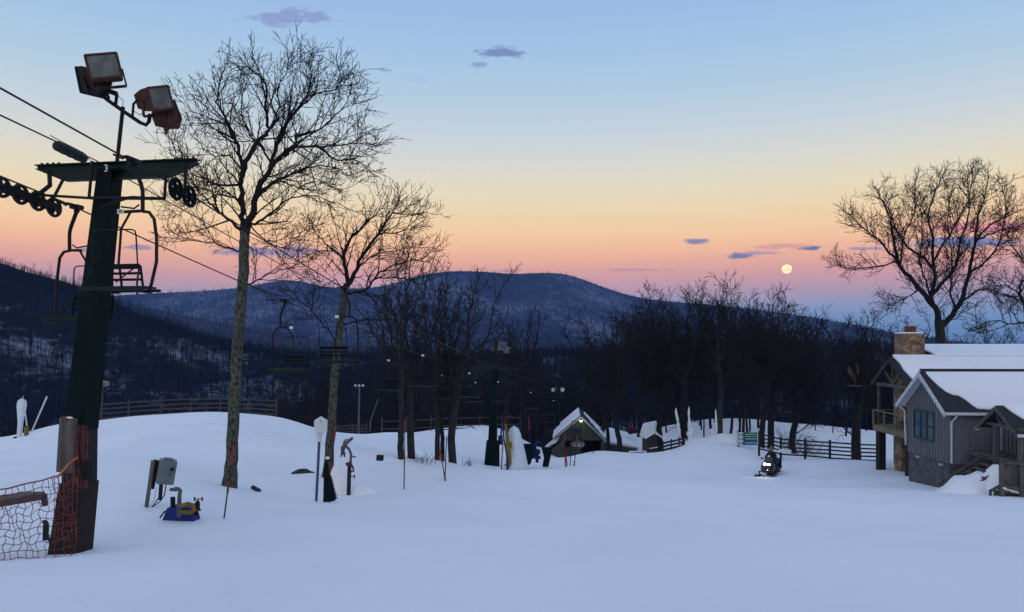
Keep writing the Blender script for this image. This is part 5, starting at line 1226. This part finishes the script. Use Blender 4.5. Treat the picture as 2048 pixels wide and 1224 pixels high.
DECKW = material('tan_deck_wood', (.20, .165, .11), .9, (.12, .10, .07), 5, 8, (1, 1, .3), bump=.01)
WTRIM = material('white_trim', (.52, .55, .58), .6, (.44, .47, .5), 3)
g = Hh(0, 2, G(20.2, 36)); ho_ = empty('grey_house', tuple(g), 'grey board-and-batten house with snowy roofs, deck and stone chimney at the right edge', 'house')
WD, EZ, SZ, RZ_ = 4.3, -3.14, -5.47, -1.41
def wall_line(mb, a, b, z0, z1, step=.3, off=.02, n=None):
    """battens on a wall between a and b"""
    d = (b - a); L = d.length; nn = int(L / step); nrm = Vector((d.y, -d.x, 0)).normalized()
    for k in range(nn + 1):
        q = a + d * (k + .5) / (nn + 1); zt = z1(q) if callable(z1) else z1
        mb.box((q.x + nrm.x * off, q.y + nrm.y * off, (z0 + zt) / 2), (.045, .045, zt - z0), RH)
# gable wall of the front wing
m = MB(); m.prism([Hh(0, 0, SZ), Hh(0, 0, EZ + .25), Hh(0, WD / 2, RZ_ - .08), Hh(0, WD, EZ + .25), Hh(0, WD, SZ)], HE * .2)
nb = 15
for k in range(nb):
    v = WD * (k + .5) / nb; zt = EZ + .2 + (RZ_ - EZ - .35) * (1 - abs(v - WD / 2) / (WD / 2))
    if 1.3 < v < 3.5:
        m.box(Hh(-.02, v, (SZ - 4.66) / 2), (.04, .045, abs(SZ + 4.66)), RH); m.box(Hh(-.02, v, (zt - 3.2) / 2), (.04, .045, abs(zt + 3.2)), RH)
    else: m.box(Hh(-.02, v, (SZ + zt) / 2), (.04, .045, zt - SZ), RH)
m.build('gable_wall', WALL, ho_)
m = MB(); m.prism([Hh(.2, .0, SZ), Hh(12, .0, SZ), Hh(12, .0, EZ + .2), Hh(.2, .0, EZ + .2)], HW * .2)
for k in range(34): m.box(Hh(.3 + k * .3, -.02, (SZ + EZ) / 2), (.035, .035, EZ - SZ), RH)
m.build('front_wall', WALL, ho_)
m = MB(); m.prism([Hh(.2, WD, SZ - 2), Hh(12, WD, SZ - 2), Hh(12, WD, EZ + .2), Hh(.2, WD, EZ + .2)], -HW * .2); m.build('back_wall', WALL, ho_)
m = MB(); m.prism([Hh(.05, .04, SZ - 2.2), Hh(.05, .04, SZ - .01), Hh(.05, WD - .04, SZ - .01), Hh(.05, WD - .04, SZ - 2.2)], HE * .25); m.build('foundation', STONE_G, ho_)
m = MB(); m.prism([Hh(.3, .05, SZ - 2.2), Hh(12, .05, SZ - 2.2), Hh(12, .05, SZ - .01), Hh(.3, .05, SZ - .01)], HW * .2); m.build('front_foundation', STONE_D, ho_)
m = MB(); m.box(Hh(1.2, .0, -6.45), (.9, .12, .9), RH); m.build('dark_door_opening', BLACK, ho_)  # black box on the foundation, painting in the dark of an open doorway
m = MB(); m.box(Hh(-.0, .75, -5.62), (.12, .3, .1), RH); m.box(Hh(0, 3.1, -5.6), (.12, .3, .1), RH); m.build('foundation_vent', TRIM, ho_)
# window in the gable wall: frame + panes
wd = MB()
v0, v1, z0, z1 = 1.36, 3.42, -4.62, -3.26
for v in (v0, v0 + (v1 - v0) / 3, v0 + 2 * (v1 - v0) / 3, v1): wd.box(Hh(-.04, v, (z0 + z1) / 2), (.08, .06, z1 - z0 + .06), RH)
for z in (z0, (z0 + z1) / 2, z1): wd.box(Hh(-.045, (v0 + v1) / 2, z), (.09, v1 - v0 + .06, .06), RH)
wi = wd.build('window', WFR, ho_)
for k in range(3):
    for j in range(2): MB().box(Hh(-.015, v0 + (v1 - v0) * (k + .5) / 3, z0 + (z1 - z0) * (j + .5) / 2), (.02, (v1 - v0) / 3 - .06, (z1 - z0) / 2 - .06), RH).build('pane', WGL, wi)
# front wing roof
def gable_roof(u0, u1, v0, vm, v1, zr, ze0, ze1, th=.14, mat=SHG):
    m = MB(); roof_slab(m, Hh(u0, v0, ze0), Hh(u1, v0, ze0), Hh(u1, vm, zr), Hh(u0, vm, zr), th); roof_slab(m, Hh(u0, vm, zr), Hh(u1, vm, zr), Hh(u1, v1, ze1), Hh(u0, v1, ze1), th)
    return m.build('roof', mat, ho_)
def roof_snow(poly, u0, u1, v0, vm, ze, zr, th=.16, off=.15):
    """poly in (u metres, s 0 eave..1 ridge); a soft-edged slab"""
    n = Vector((0, 0, 1)); pts = [Hh(u, v0 + (vm - v0) * s, ze + (zr - ze) * s + off + .02) for u, s in poly]
    return MB().prism(pts, (0, 0, th)).build('roof_snow', SNOW_LUMP, ho_, bevel=.035)
gable_roof(-.35, 12, -.38, WD / 2, WD + .38, RZ_, EZ, EZ)
roof_snow([(-.15, .93), (-.08, .76), (.05, .58), (.2, .45), (.42, .37), (.65, .35), (.82, .26), (.95, .13), (1.1, .04), (1.6, .02), (1.9, .08), (2.2, .07), (2.5, .01), (12, .0), (12, .95)], 0, 0, -.38, WD / 2, EZ, RZ_, .10, .13)
m = MB(); m.beam(Hh(-.3, WD / 2, RZ_ + .20), Hh(12, WD / 2, RZ_ + .20), .22, .10, up=(0, 0, 1)); m.build('ridge_cap', SHG, ho_)
m = MB(); roof_slab(m, Hh(-.3, WD / 2, RZ_ + .14), Hh(12, WD / 2, RZ_ + .14), Hh(12, WD + .3, EZ + .16), Hh(-.3, WD + .3, EZ + .16), .12); m.build('roof_snow', SNOW_LUMP, ho_)
m = MB()
for va, za, vb, zb in ((-.40, EZ - .02, WD / 2, RZ_ - .02), (WD / 2, RZ_ - .02, WD + .40, EZ - .02)): m.prism([Hh(-.37, va, za - .12), Hh(-.37, vb, zb - .12), Hh(-.37, vb, zb + .12), Hh(-.37, va, za + .12)], -HE * .05)
m.prism([Hh(-.3, -.3, EZ - .02), Hh(.0, -.3, EZ - .02), Hh(0, WD / 2, RZ_ - .04), Hh(-.3, WD / 2, RZ_ - .04)], (0, 0, .02)); m.prism([Hh(-.3, WD + .3, EZ - .02), Hh(.0, WD + .3, EZ - .02), Hh(0, WD / 2, RZ_ - .04), Hh(-.3, WD / 2, RZ_ - .04)], (0, 0, .02))
m.build('bargeboard', WTRIM, ho_)
m = MB(); m.beam(Hh(-.36, -.42, EZ + .02), Hh(12, -.42, EZ + .02), .12, .13, up=(0, 0, 1)); m.beam(Hh(-.42, WD + .42, EZ), Hh(12, WD + .42, EZ), .12, .13, up=(0, 0, 1)); m.build('gutter', WTRIM, ho_)
m = MB(); m.tube([Hh(.18, -.40, EZ - .02), Hh(.15, -.25, EZ - .22), Hh(.08, -.07, EZ - .38), Hh(.08, -.07, SZ + .05)], .045, 8); m.build('downspout', WTRIM, ho_, sm=60)
m = MB(); m.tube([Hh(-.3, WD + .40, EZ), Hh(-.08, WD + .15, EZ - .25), Hh(-.05, WD + .07, SZ + .3)], .045, 8); m.build('downspout', WTRIM, ho_, sm=60)
# rear wing with deck gable
V0, V1, VM = 7.51, 12.85, 10.18
gable_roof(1.5, 15, V0, VM, V1, -.83, -2.46, -2.46)
roof_snow([(1.62, .97), (1.75, .75), (1.72, .5), (1.85, .2), (1.8, .02), (15, 0), (15, .97)], 0, 0, V0, VM, -2.46, -.83)
m = MB()
for va, za, vb, zb in ((V0 - .05, -2.5, VM, -.86), (VM, -.86, V1 + .05, -2.5)): m.prism([Hh(1.5, va, za - .12), Hh(1.5, vb, zb - .12), Hh(1.5, vb, zb + .14), Hh(1.5, va, za + .14)], -HE * .06)
m.build('bargeboard', TIMD, ho_)
m = MB(); zc = -2.42; m.beam(Hh(1.7, V0 + .3, zc), Hh(1.7, V1 - .3, zc), .16, .2, up=(0, 0, 1)); m.beam(Hh(1.7, VM, zc), Hh(1.7, VM, -.95), .13, .13); m.beam(Hh(1.7, VM, zc + .1), Hh(1.7, VM - 1.1, -1.62), .12, .12); m.beam(Hh(1.7, VM, zc + .1), Hh(1.7, VM + 1.1, -1.62), .12, .12)
m.build('truss', TIMB, ho_)
m = MB(); m.prism([Hh(3.2, V0 + .3, -8.6), Hh(3.2, V0 + .3, -2.3), Hh(3.2, VM, -.9), Hh(3.2, V1 - .3, -2.3), Hh(3.2, V1 - .3, -8.6)], HE * .2)
for k in range(18): v = V0 + .4 + k * .27; m.box(Hh(3.18, v, -4.6), (.04, .045, 4.6), RH)
m.build('gable_wall', WALL, ho_)
m = MB(); m.prism([Hh(3.4, V0 + .3, -8.6), Hh(15, V0 + .3, -8.6), Hh(15, V0 + .3, -2.2), Hh(3.4, V0 + .3, -2.2)], HW * .2); m.prism([Hh(3.4, V1 - .3, -8.6), Hh(15, V1 - .3, -8.6), Hh(15, V1 - .3, -2.2), Hh(3.4, V1 - .3, -2.2)], -HW * .2); m.build('side_walls', WALL, ho_)
m = MB(); m.box(Hh(3.16, 11.6, -3.9), (.06, 1.5, 2.0), RH); dr = m.build('sliding_door', WFR, ho_); MB().box(Hh(3.115, 11.6, -3.9), (.03, 1.3, 1.8), RH).build('pane', WGL, dr)
# main roof higher up
m = MB(); roof_slab(m, Hh(3.9, 9.9, -.90), Hh(18, 9.9, -.90), Hh(18, 13.0, -.16), Hh(3.9, 13.0, -.16), .1); roof_slab(m, Hh(3.9, 13, -.16), Hh(18, 13, -.16), Hh(18, 16.4, -1.9), Hh(3.9, 16.4, -1.9), .1); m.build('main_roof', SHG, ho_)
m = MB(); m.prism([Hh(4.0, 9.9, -.66), Hh(18, 9.9, -.66), Hh(18, 12.93, -.04), Hh(4.0, 12.93, -.04)], (0, 0, .12)); m.build('roof_snow', SNOW_LUMP, ho_, bevel=.05)
m = MB(); m.prism([Hh(4.1, 12.85, -8.6), Hh(18, 12.85, -8.6), Hh(18, 16, -8.6), Hh(4.1, 16, -8.6)], (0, 0, 6.8)); m.build('main_walls', WALL, ho_)
# chimney
cx_, cy_ = 23.95, 44.6; m = MB(); m.box((cx_, cy_, -3.6), (1.36, 1.0, 8.5), RH, .04); ch_ = m.build('chimney', STONE, ho_)
m = MB(); m.box((cx_ - .05, cy_, .72), (1.28, .92, .09), RH, .04); m.build('snow_cap', SNOW_LUMP, ch_); m = MB(); m.box((cx_ + .05, cy_, .94), (.5, .45, .36), RH, .01); m.build('brick_flue', BRICK, ch_); m = MB(); m.box((cx_ + .05, cy_, 1.15), (.6, .55, .06), RH, .01); m.build('flue_cap', TRIM, ch_)
# deck
dz = -4.98; m = MB(); m.box(Hh(2.35, 10.1, dz), (1.7, 5.0, .08), RH)
for z in (dz - .18,): m.beam(Hh(1.5, 7.6, z), Hh(1.5, 12.6, z), .07, .30, up=(0, 0, 1)); m.beam(Hh(1.5, 12.6, z), Hh(3.2, 12.6, z), .07, .30, up=(0, 0, 1)); m.beam(Hh(1.5, 7.6, z), Hh(3.2, 7.6, z), .07, .30, up=(0, 0, 1))
dk = m.build('deck', DECKW, ho_)
m = MB(); m.beam(Hh(1.5, 7.6, dz + .92), Hh(1.5, 12.6, dz + .92), .12, .06, up=(0, 0, 1)); m.beam(Hh(1.5, 12.6, dz + .92), Hh(3.2, 12.6, dz + .92), .12, .06, up=(0, 0, 1))
for v in (7.6, 9.3, 11, 12.6): m.beam(Hh(1.5, v, dz), Hh(1.5, v, dz + .9), .1, .1)
for k in range(3): m.beam(Hh(1.5, 7.6, dz + .2 + k * .22), Hh(1.5, 12.6, dz + .2 + k * .22), .012, .012)
m.build('railing', DECKW, dk)
for v in (8.0, 12.1): MB().beam(Hh(1.75, v, -8.6), Hh(1.75, v, dz - .3), .42, .42).build('deck_post', WOODB, ho_)
for v in (8.2, 12.4): MB().beam(Hh(1.75, v, dz), Hh(1.75, v, zc), .13, .13).build('roof_post', TIMB, ho_)
m = MB(); m.box(Hh(2.3, 9.4, dz + .45), (.7, .7, .06), RH); m.beam(Hh(2.3, 9.4, dz), Hh(2.3, 9.4, dz + .45), .1, .1); m.build('deck_table', BLACK, None, loc=tuple(Hh(2.3, 9.4, dz)), label='small dark table standing on the wooden deck', cat='table')
# porch roof on the front
pv, pu = -2.95, .68; hw = 1.5; pz, pe = -2.62, -3.62
gable_roof(pu - .2, 6, pv - hw, pv, pv + hw, pz, pe, pe, .10)
roof_snow([(pu + .02, .93), (pu + .15, .7), (pu + .35, .48), (pu + .5, .4), (6, .36), (6, .95)], 0, 0, pv - hw, pv, pe, pz, .12, .11)
m = MB()
for va, za, vb, zb in ((pv - hw - .03, pe - .02, pv, pz - .02), (pv, pz - .02, pv + hw + .03, pe - .02)): m.prism([Hh(pu - .2, va, za - .10), Hh(pu - .2, vb, zb - .10), Hh(pu - .2, vb, zb + .08), Hh(pu - .2, va, za + .08)], -HE * .06)
m.beam(Hh(pu, pv - 1.0, -3.40), Hh(pu, pv + 1.1, -3.36), .1, .13, up=(0, 0, 1)); m.beam(Hh(pu, pv, -3.36), Hh(pu, pv + .32, -2.95), .08, .08); m.beam(Hh(pu, pv, -3.36), Hh(pu, pv - .35, -2.95), .08, .08)
m.build('porch_truss', TIMB, ho_)
m = MB(); m.beam(Hh(pu - .22, pv - hw, pe), Hh(6, pv - hw, pe), .1, .12, up=(0, 0, 1)); m.box(Hh(pu - .2, pv + hw, pe - .05), (.12, .12, .12), RH); m.build('porch_gutter', WTRIM, ho_)
for v in (pv + .42, pv - 1.35): MB().beam(Hh(pu, v, -7.3), Hh(pu, v, -3.35), .15, .15).build('porch_post', TIMB, ho_)
m = MB(); m.prism([Hh(2.1, -4.3, -7), Hh(2.1, -4.3, pe + .1), Hh(2.1, pv, pz), Hh(2.1, -1.4, pe + .1), Hh(2.1, .0, pe + .1), Hh(2.1, 0, -7)], HE * .15)
for k in range(14): m.box(Hh(2.08, -4.2 + k * .3, -4.2), (.04, .04, 1.3), RH)
m.build('porch_wall', WALL, ho_)
m = MB(); m.box(Hh(2.06, -2.25, -4.05), (.07, .62, 1.2), RH); pw = m.build('window', WFR, ho_)
for z in (-3.77, -4.34): MB().box(Hh(2.015, -2.25, z), (.03, .52, .5), RH).build('pane', WGL, pw)
MB().tube([Hh(1.95, -.6, -3.7), Hh(1.95, -.6, -4.7)], .02, 6).build('vent_pipe', WTRIM, ho_)
m = MB(); m.box(Hh(1.35, -2.3, -4.86), (1.5, 4.1, .12), RH); m.beam(Hh(.62, -4.3, -4.74), Hh(.62, -1.2, -4.74), .12, .08, up=(0, 0, 1)); m.build('porch_floor', TIMB, ho_)
# stairs and their rails
m = MB()
for k in range(6): m.box(Hh(.4 - k * .27, -2.6, -5.12 - k * .19), (.26, 1.4, .05), RH)
for v in (-1.85, -3.35): m.beam(Hh(.6, v, -5.02), Hh(-1.2, v, -6.32), .05, .16, up=(0, 0, 1))
st_ = m.build('stairs', TIMB, ho_)
m = MB(); m.beam(Hh(.62, -1.9, -4.74), Hh(-1.05, -1.5, -6.02), .1, .09, up=(0, 0, 1))
for k in range(9): t = k / 8; q = Hh(.62, -1.9, -4.8).lerp(Hh(-1.05, -1.5, -6.06), t); m.beam(q, q - Vector((0, 0, .62 - .1 * t)), .05, .05)
m.build('stair_rail', TIMB, st_)
m = MB(); m.beam(P(2024, 958, 29.6), P(1979, 983, 29.6), .1, .08, up=(0, 0, 1))
for k in range(5): q = P(1981 + k * 9, 983 - k * 5, 29.6); m.beam(q, q - Vector((0, 0, .42)), .09, .05)
m.build('stair_rail', TIMB, st_)
m = MB(); m.beam(P(2002, 925, 29.4), P(2075, 931, 29.0), .09, .08, up=(0, 0, 1)); m.beam(P(2002, 972, 29.4), P(2075, 984, 29.0), .09, .14, up=(0, 0, 1))
for k in range(24): x = 2003 + k * 3.1; m.beam(P(x, 926 + k * .25, 29.4), P(x, 973 + k * .5, 29.4), .035, .035)
m.beam(P(2003, 924, 29.4), P(2004, 995, 29.4), .14, .14); m.beam(P(2042, 926, 29.3), P(2043, 1005, 29.3), .14, .14); m.build('porch_railing', TIMB, ho_)
m = MB(); m.prism([P(2007, 974, 29.3), P(2038, 984, 29.3), P(2038, 988, 29.3), P(2007, 978, 29.3)], (0, .25, 0)); m.build('ledge_snow', SNOW_LUMP, ho_)
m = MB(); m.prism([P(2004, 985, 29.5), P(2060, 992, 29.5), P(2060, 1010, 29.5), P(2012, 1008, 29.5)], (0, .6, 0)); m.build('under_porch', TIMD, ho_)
pile(1966, 985, 31.3, 2.2, 1.3, .85, 2, 'snow heaped over the steps of the grey house')
pile(2001, 972, 30.7, 1.15, .95, 1.35, 7, 'second snow heap, against the porch rail at the top of the steps')
pile(1921, 975, 32.8, .8, .5, .22, 4, 'small snow lump at the corner of the grey house')
MB().beam(P(1908, 972, 32), P(1925, 978, 31.6), .3, .12, bev=.03).build('log_stub', WOODB, None, loc=tuple(P(1915, 980, 32)), label='dark board half buried at the corner of the grey house', cat='board')
# deer-stand platform on the broken tree
pf = empty('tree_platform', tuple(P(1711, 775, 60.5)), 'small weathered platform nailed across the broken tree trunk', 'platform')
m = MB(); m.beam(P(1697, 771, 60.6), P(1727, 772, 60.6), .5, .09, up=(0, 0, 1)); m.build('board', WOOD, pf)
sp = empty('split_trunk', tuple(P(1712, 770, 60.9)), 'pale torn stub of wood on the broken tree above its platform', 'broken limb')
m = MB(); m.tube([P(1713, 768, 60.9), P(1707, 755, 60.9), P(1699, 742, 60.9), P(1697, 733, 60.9)], [.16, .22, .18, .06], 7); m.tube([P(1711, 762, 60.8), P(1716, 745, 60.8), P(1714, 728, 60.8)], [.16, .14, .05], 7); m.build('torn_wood', material('torn_wood', (.20, .13, .085), .9, (.08, .05, .04), 5, stretch=(2, 2, .3), bump=.03), sp)

# ---------------------------------------------------------------- snowmobile and rider
sy_ = 49.; sx0 = (1541 - 1024) / F * sy_; sg_z = G(sx0, sy_)
yaw = math.atan2(-.80, -.60); RS = Matrix.Rotation(yaw, 3, 'Z'); so3 = Vector((sx0, sy_, sg_z + .02))
def S(x, y, z): return so3 + RS @ Vector((x, y, z))
sm_ = empty('snowmobile', tuple(so3), 'black snowmobile with its bright headlight on, driving toward the camera', 'snowmobile')
SMB = material('black_bodywork', (.012, .011, .013), .3, (.008, .007, .009), 3, spec=.6); SMR = material('dark_red_bodywork', (.09, .02, .018), .35, (.05, .012, .012), 3, spec=.6)
def loft(mb, secs, n=12):
    """secs: (x, half width, z bottom, z top, squareness)"""
    base = len(mb.v)
    for x, hw_, z0_, z1_ in secs:
        for k in range(n):
            a = 2 * math.pi * k / n; c_, s_ = math.cos(a), math.sin(a); f = lambda t: math.copysign(abs(t) ** .7, t)
            mb.v.append(tuple(S(x, hw_ * f(c_), (z0_ + z1_) / 2 + (z1_ - z0_) / 2 * f(s_))))
    for i in range(len(secs) - 1):
        for k in range(n): a = base + i * n + k; b = base + i * n + (k + 1) % n; mb.f.append((a, b, b + n, a + n))
    mb.f.append(tuple(base + k for k in range(n))[::-1]); mb.f.append(tuple(base + (len(secs) - 1) * n + k for k in range(n))); return mb
m = MB(); loft(m, [(1.15, .10, .38, .52), (1.0, .30, .28, .68), (.7, .42, .24, .86), (.4, .44, .24, .98), (.1, .36, .26, .90), (-.2, .24, .3, .78)]); m.build('bodywork', SMB, sm_, sm=50)
m = MB(); loft(m, [(1.02, .26, .46, .60), (.86, .37, .44, .66), (.6, .44, .46, .68)]); m.build('nose_panel', SMR, sm_, sm=50)
m = MB(); loft(m, [(0, .17, .62, .80), (-.5, .2, .58, .82), (-1.1, .2, .58, .86), (-1.35, .14, .62, .84)]); m.build('seat', BLACK, sm_, sm=50)
m = MB(); loft(m, [(.3, .19, .02, .42), (0, .2, .0, .5), (-1.1, .2, .0, .46), (-1.55, .19, .1, .44)]); m.build('track', BLACK, sm_, sm=40)
m = MB(); m.prism([S(-1.4, -.22, .5), S(-1.4, .22, .5), S(-1.85, .22, .30), S(-1.85, -.22, .30)], (0, 0, .03)); m.prism([S(-1.6, -.24, .25), S(-1.6, .24, .25), S(-1.62, .24, .95), S(-1.62, -.24, .95)], RS @ Vector((.05, 0, 0))); m.beam(S(-1.2, -.2, .9), S(-1.6, -.2, .95), .05, .05); m.beam(S(-1.2, .2, .9), S(-1.6, .2, .95), .05, .05); m.build('rear_rack', BLACK, sm_)
for s in (-1, 1):
    m = MB(); m.tube([S(1.45, s * .5, .20), S(1.32, s * .5, .05), S(1.1, s * .5, .03), S(.3, s * .5, .03)], [.05, .08, .08, .05], 7); m.tube([S(.85, s * .5, .06), S(.8, s * .45, .36)], .04, 7); m.tube([S(.8, s * .48, .3), S(.75, s * .25, .34)], .03, 6); m.tube([S(.95, s * .48, .3), S(.9, s * .25, .40)], .03, 6); m.build('ski', BLACK, sm_, sm=50)
    m = MB().box(S(-.2, s * .36, .22), (1.1, .2, .05), RS); m.build('running_board', BLACK, sm_)
m = MB(); m.prism([S(.45, -.28, .94), S(.45, .28, .94), S(.22, .22, 1.22), S(.22, -.22, 1.22)], RS @ Vector((.02, 0, .01))); m.build('windshield', material('smoked_windshield', (.02, .02, .025), .15, spec=.7), sm_)
m = MB(); m.tube([S(.18, 0, .85), S(.1, 0, 1.08)], .03, 7); m.tube([S(.0, -.36, 1.10), S(.1, -.15, 1.09), S(.1, .15, 1.09), S(.0, .36, 1.10)], .018, 7); m.build('handlebar', BLACK, sm_, sm=50)
m = MB(); m.box(S(.25, -.48, 1.10), (.06, .16, .1), RS, .02); m.box(S(.25, .48, 1.10), (.06, .16, .1), RS, .02); m.tube([S(.25, -.42, 1.1), S(.3, -.3, .98)], .012, 5); m.tube([S(.25, .42, 1.1), S(.3, .3, .98)], .012, 5); m.build('mirrors', BLACK, sm_)
HLM = emit('headlight_glow', (1, .96, .86), 30)
for s in (-1, 1): MB().ball(S(.74, s * .12, .80), .10, 10, 7, (1, 1, .8)).build('headlight', HLM, sm_, sm=180)
MB().ball(S(1.08, .14, .5), .035, 8, 6).build('marker_light', emit('amber_glow', (1, .45, .15), 10), sm_, sm=180)
hl_ = bpy.data.lights.new('headlight_beam', 'SPOT'); hl_.energy = 25; hl_.spot_size = math.radians(70); hl_.color = (1, .93, .8); hl_.shadow_soft_size = .1; hlo = bpy.data.objects.new('headlight_beam', hl_); COL.objects.link(hlo); hlo.location = S(.95, 0, .8); hlo.rotation_euler = (RS @ Vector((1, 0, -.25))).to_track_quat('-Z', 'Y').to_euler()
# rider, one skinned body
def skinned(name, verts, edges, radii, mat, parent=None, loc=None, root=0, sub=2, **kw):
    base = Vector(loc) if parent is None else root_of(parent).location
    me = bpy.data.meshes.new(name); me.from_pydata([tuple(Vector(v) - base) for v in verts], edges, []); me.materials.append(mat)
    o = bpy.data.objects.new(name, me); COL.objects.link(o)
    if parent: o.parent = parent
    else: o.location = base
    o.modifiers.new('skin', 'SKIN'); 
    if not me.skin_vertices: me.attributes
    for i, r_ in enumerate(radii): me.skin_vertices[0].data[i].radius = r_ if isinstance(r_, tuple) else (r_, r_)
    me.skin_vertices[0].data[root].use_root = True
    s_ = o.modifiers.new('sub', 'SUBSURF'); s_.levels = sub; s_.render_levels = sub; me.polygons.foreach_set('use_smooth', [True] * len(me.polygons)); o.modifiers['skin'].use_smooth_shade = True
    return tag(o, **kw)
JACK = material('dark_winter_clothes', (.030, .014, .030), .85, (.014, .010, .022), 4)
bv = [S(-.45, 0, .95), S(-.42, 0, 1.15), S(-.33, 0, 1.36), S(-.27, 0, 1.46), S(-.24, 0, 1.53), S(-.21, 0, 1.62), S(-.19, 0, 1.74),
      S(-.28, .19, 1.42), S(-.12, .33, 1.22), S(.02, .33, 1.12), S(-.28, -.19, 1.42), S(-.12, -.33, 1.22), S(.02, -.33, 1.12),
      S(-.38, .14, .90), S(-.02, .28, .84), S(-.12, .33, .45), S(-.12, .34, .30), S(.1, .34, .29), S(-.38, -.14, .90), S(-.02, -.28, .84), S(-.12, -.33, .45), S(-.12, -.34, .30), S(.1, -.34, .29)]
be = [(0, 1), (1, 2), (2, 3), (3, 4), (4, 5), (5, 6), (3, 7), (7, 8), (8, 9), (3, 10), (10, 11), (11, 12), (0, 13), (13, 14), (14, 15), (15, 16), (16, 17), (0, 18), (18, 19), (19, 20), (20, 21), (21, 22)]
br = [.17, .17, .19, .16, .075, .10, .06, .10, .07, .05, .10, .07, .05, .12, .095, .075, .06, .06, .12, .095, .075, .06, .06]
pe_ = skinned('person', bv, be, br, JACK, None, tuple(so3 + Vector((0, 0, .3))), label='person in dark winter clothes and a yellow-green hat riding the snowmobile', cat='person')
m = MB(); m.ball(S(-.20, 0, 1.72), .135, 12, 9, (1, 1, .9)); m.tube([S(-.22, 0, 1.80), S(-.23, 0, 1.88), S(-.24, .01, 1.93)], [.09, .05, .02], 9); m.build('hat', material('yellow_green_hat', (.16, .17, .05), .9, scale=8), pe_, sm=180)
m = MB(); m.ball(S(-.11, 0, 1.63), .085, 12, 9, (.9, .95, 1.15)); m.ball(S(-.02, 0, 1.61), .018, 6, 5); m.build('face', material('wind_red_skin', (.22, .10, .07), .7, scale=8), pe_, sm=180)
m = MB(); m.tube([S(-.05, -.085, 1.665), S(-.015, -.05, 1.665), S(-.005, 0, 1.665), S(-.015, .05, 1.665), S(-.05, .085, 1.665)], .026, 7); m.build('goggles', BLACK, pe_, sm=60)
for s in (-1, 1):
    c0 = S(.04, s * .33, 1.12); m = MB(); m.ball(c0, .05, 8, 6, (1, 1, .8))
    for k in range(4): y_ = s * (.29 + k * .024); m.tube([S(.06, y_, 1.14), S(.095 - .004 * abs(k - 1), y_, 1.135), S(.10, y_, 1.10), S(.075, y_, 1.08)], .0115, 6)
    m.tube([S(.05, s * .28, 1.11), S(.07, s * .265, 1.09), S(.09, s * .27, 1.085)], .013, 6); m.build('glove', BLACK, pe_, sm=60)

# debris and twigs on the snow near the mid trees
def shrub(px, Y, seed, n, h, lab):
    r_ = random.Random(seed); g = GP(px, Y); m = MB()
    for k in range(n):
        a = r_.uniform(0, 6.28); p = g + Vector((r_.gauss(0, .3), r_.gauss(0, .2), -.05)); q = p + Vector((math.cos(a) * h * .5, math.sin(a) * h * .4, h * r_.uniform(.4, 1))); m.tube([p, p.lerp(q, .5) + Vector((0, 0, .05)), q], [.012, .009, .005], 4)
        for j in range(3): t = r_.uniform(.3, .9); s_ = p.lerp(q, t); m.tube([s_, s_ + Vector((r_.gauss(0, .2), r_.gauss(0, .1), r_.uniform(.05, .3))) * h], [.007, .004], 3)
    return m.build('bare_shrub', TWIG, None, loc=tuple(g), label=lab, cat='shrub')
shrub(850, 43, 1, 16, .8, 'low bare twiggy shrub between the mid-field tree trunks'); shrub(930, 46, 2, 12, .9, 'bare low twigs right of the right-leaning tree base')
shrub(1600, 72, 3, 40, 3.0, 'tangled bare brush on the snowy rise behind the dark fence'); shrub(1580, 75, 4, 40, 3.2, 'bare brush at the crest of the snowy rise'); shrub(1625, 70, 5, 30, 2.4, 'bare brush sloping down behind the middle of the dark fence')
shrub(1180, 61, 6, 6, .5, 'few bare twigs on the snow crest before the shack')
HAZE = 0.00016
# ---------------------------------------------------------------- air
hm = bpy.data.materials.new('haze'); hm.use_nodes = True; ht = hm.node_tree; ht.nodes.clear()
pv = N(ht, 'ShaderNodeVolumePrincipled'); pv.inputs['Color'].default_value = (.24, .42, .92, 1); pv.inputs['Density'].default_value = HAZE; pv.inputs['Anisotropy'].default_value = .0
ho = N(ht, 'ShaderNodeOutputMaterial'); ht.links.new(pv.outputs[0], ho.inputs['Volume'])
hz = MB().box((0, 1370, 27), (7040, 2880, 480)).build('haze', hm, None, kind='stuff', loc=(0, 0, 0))
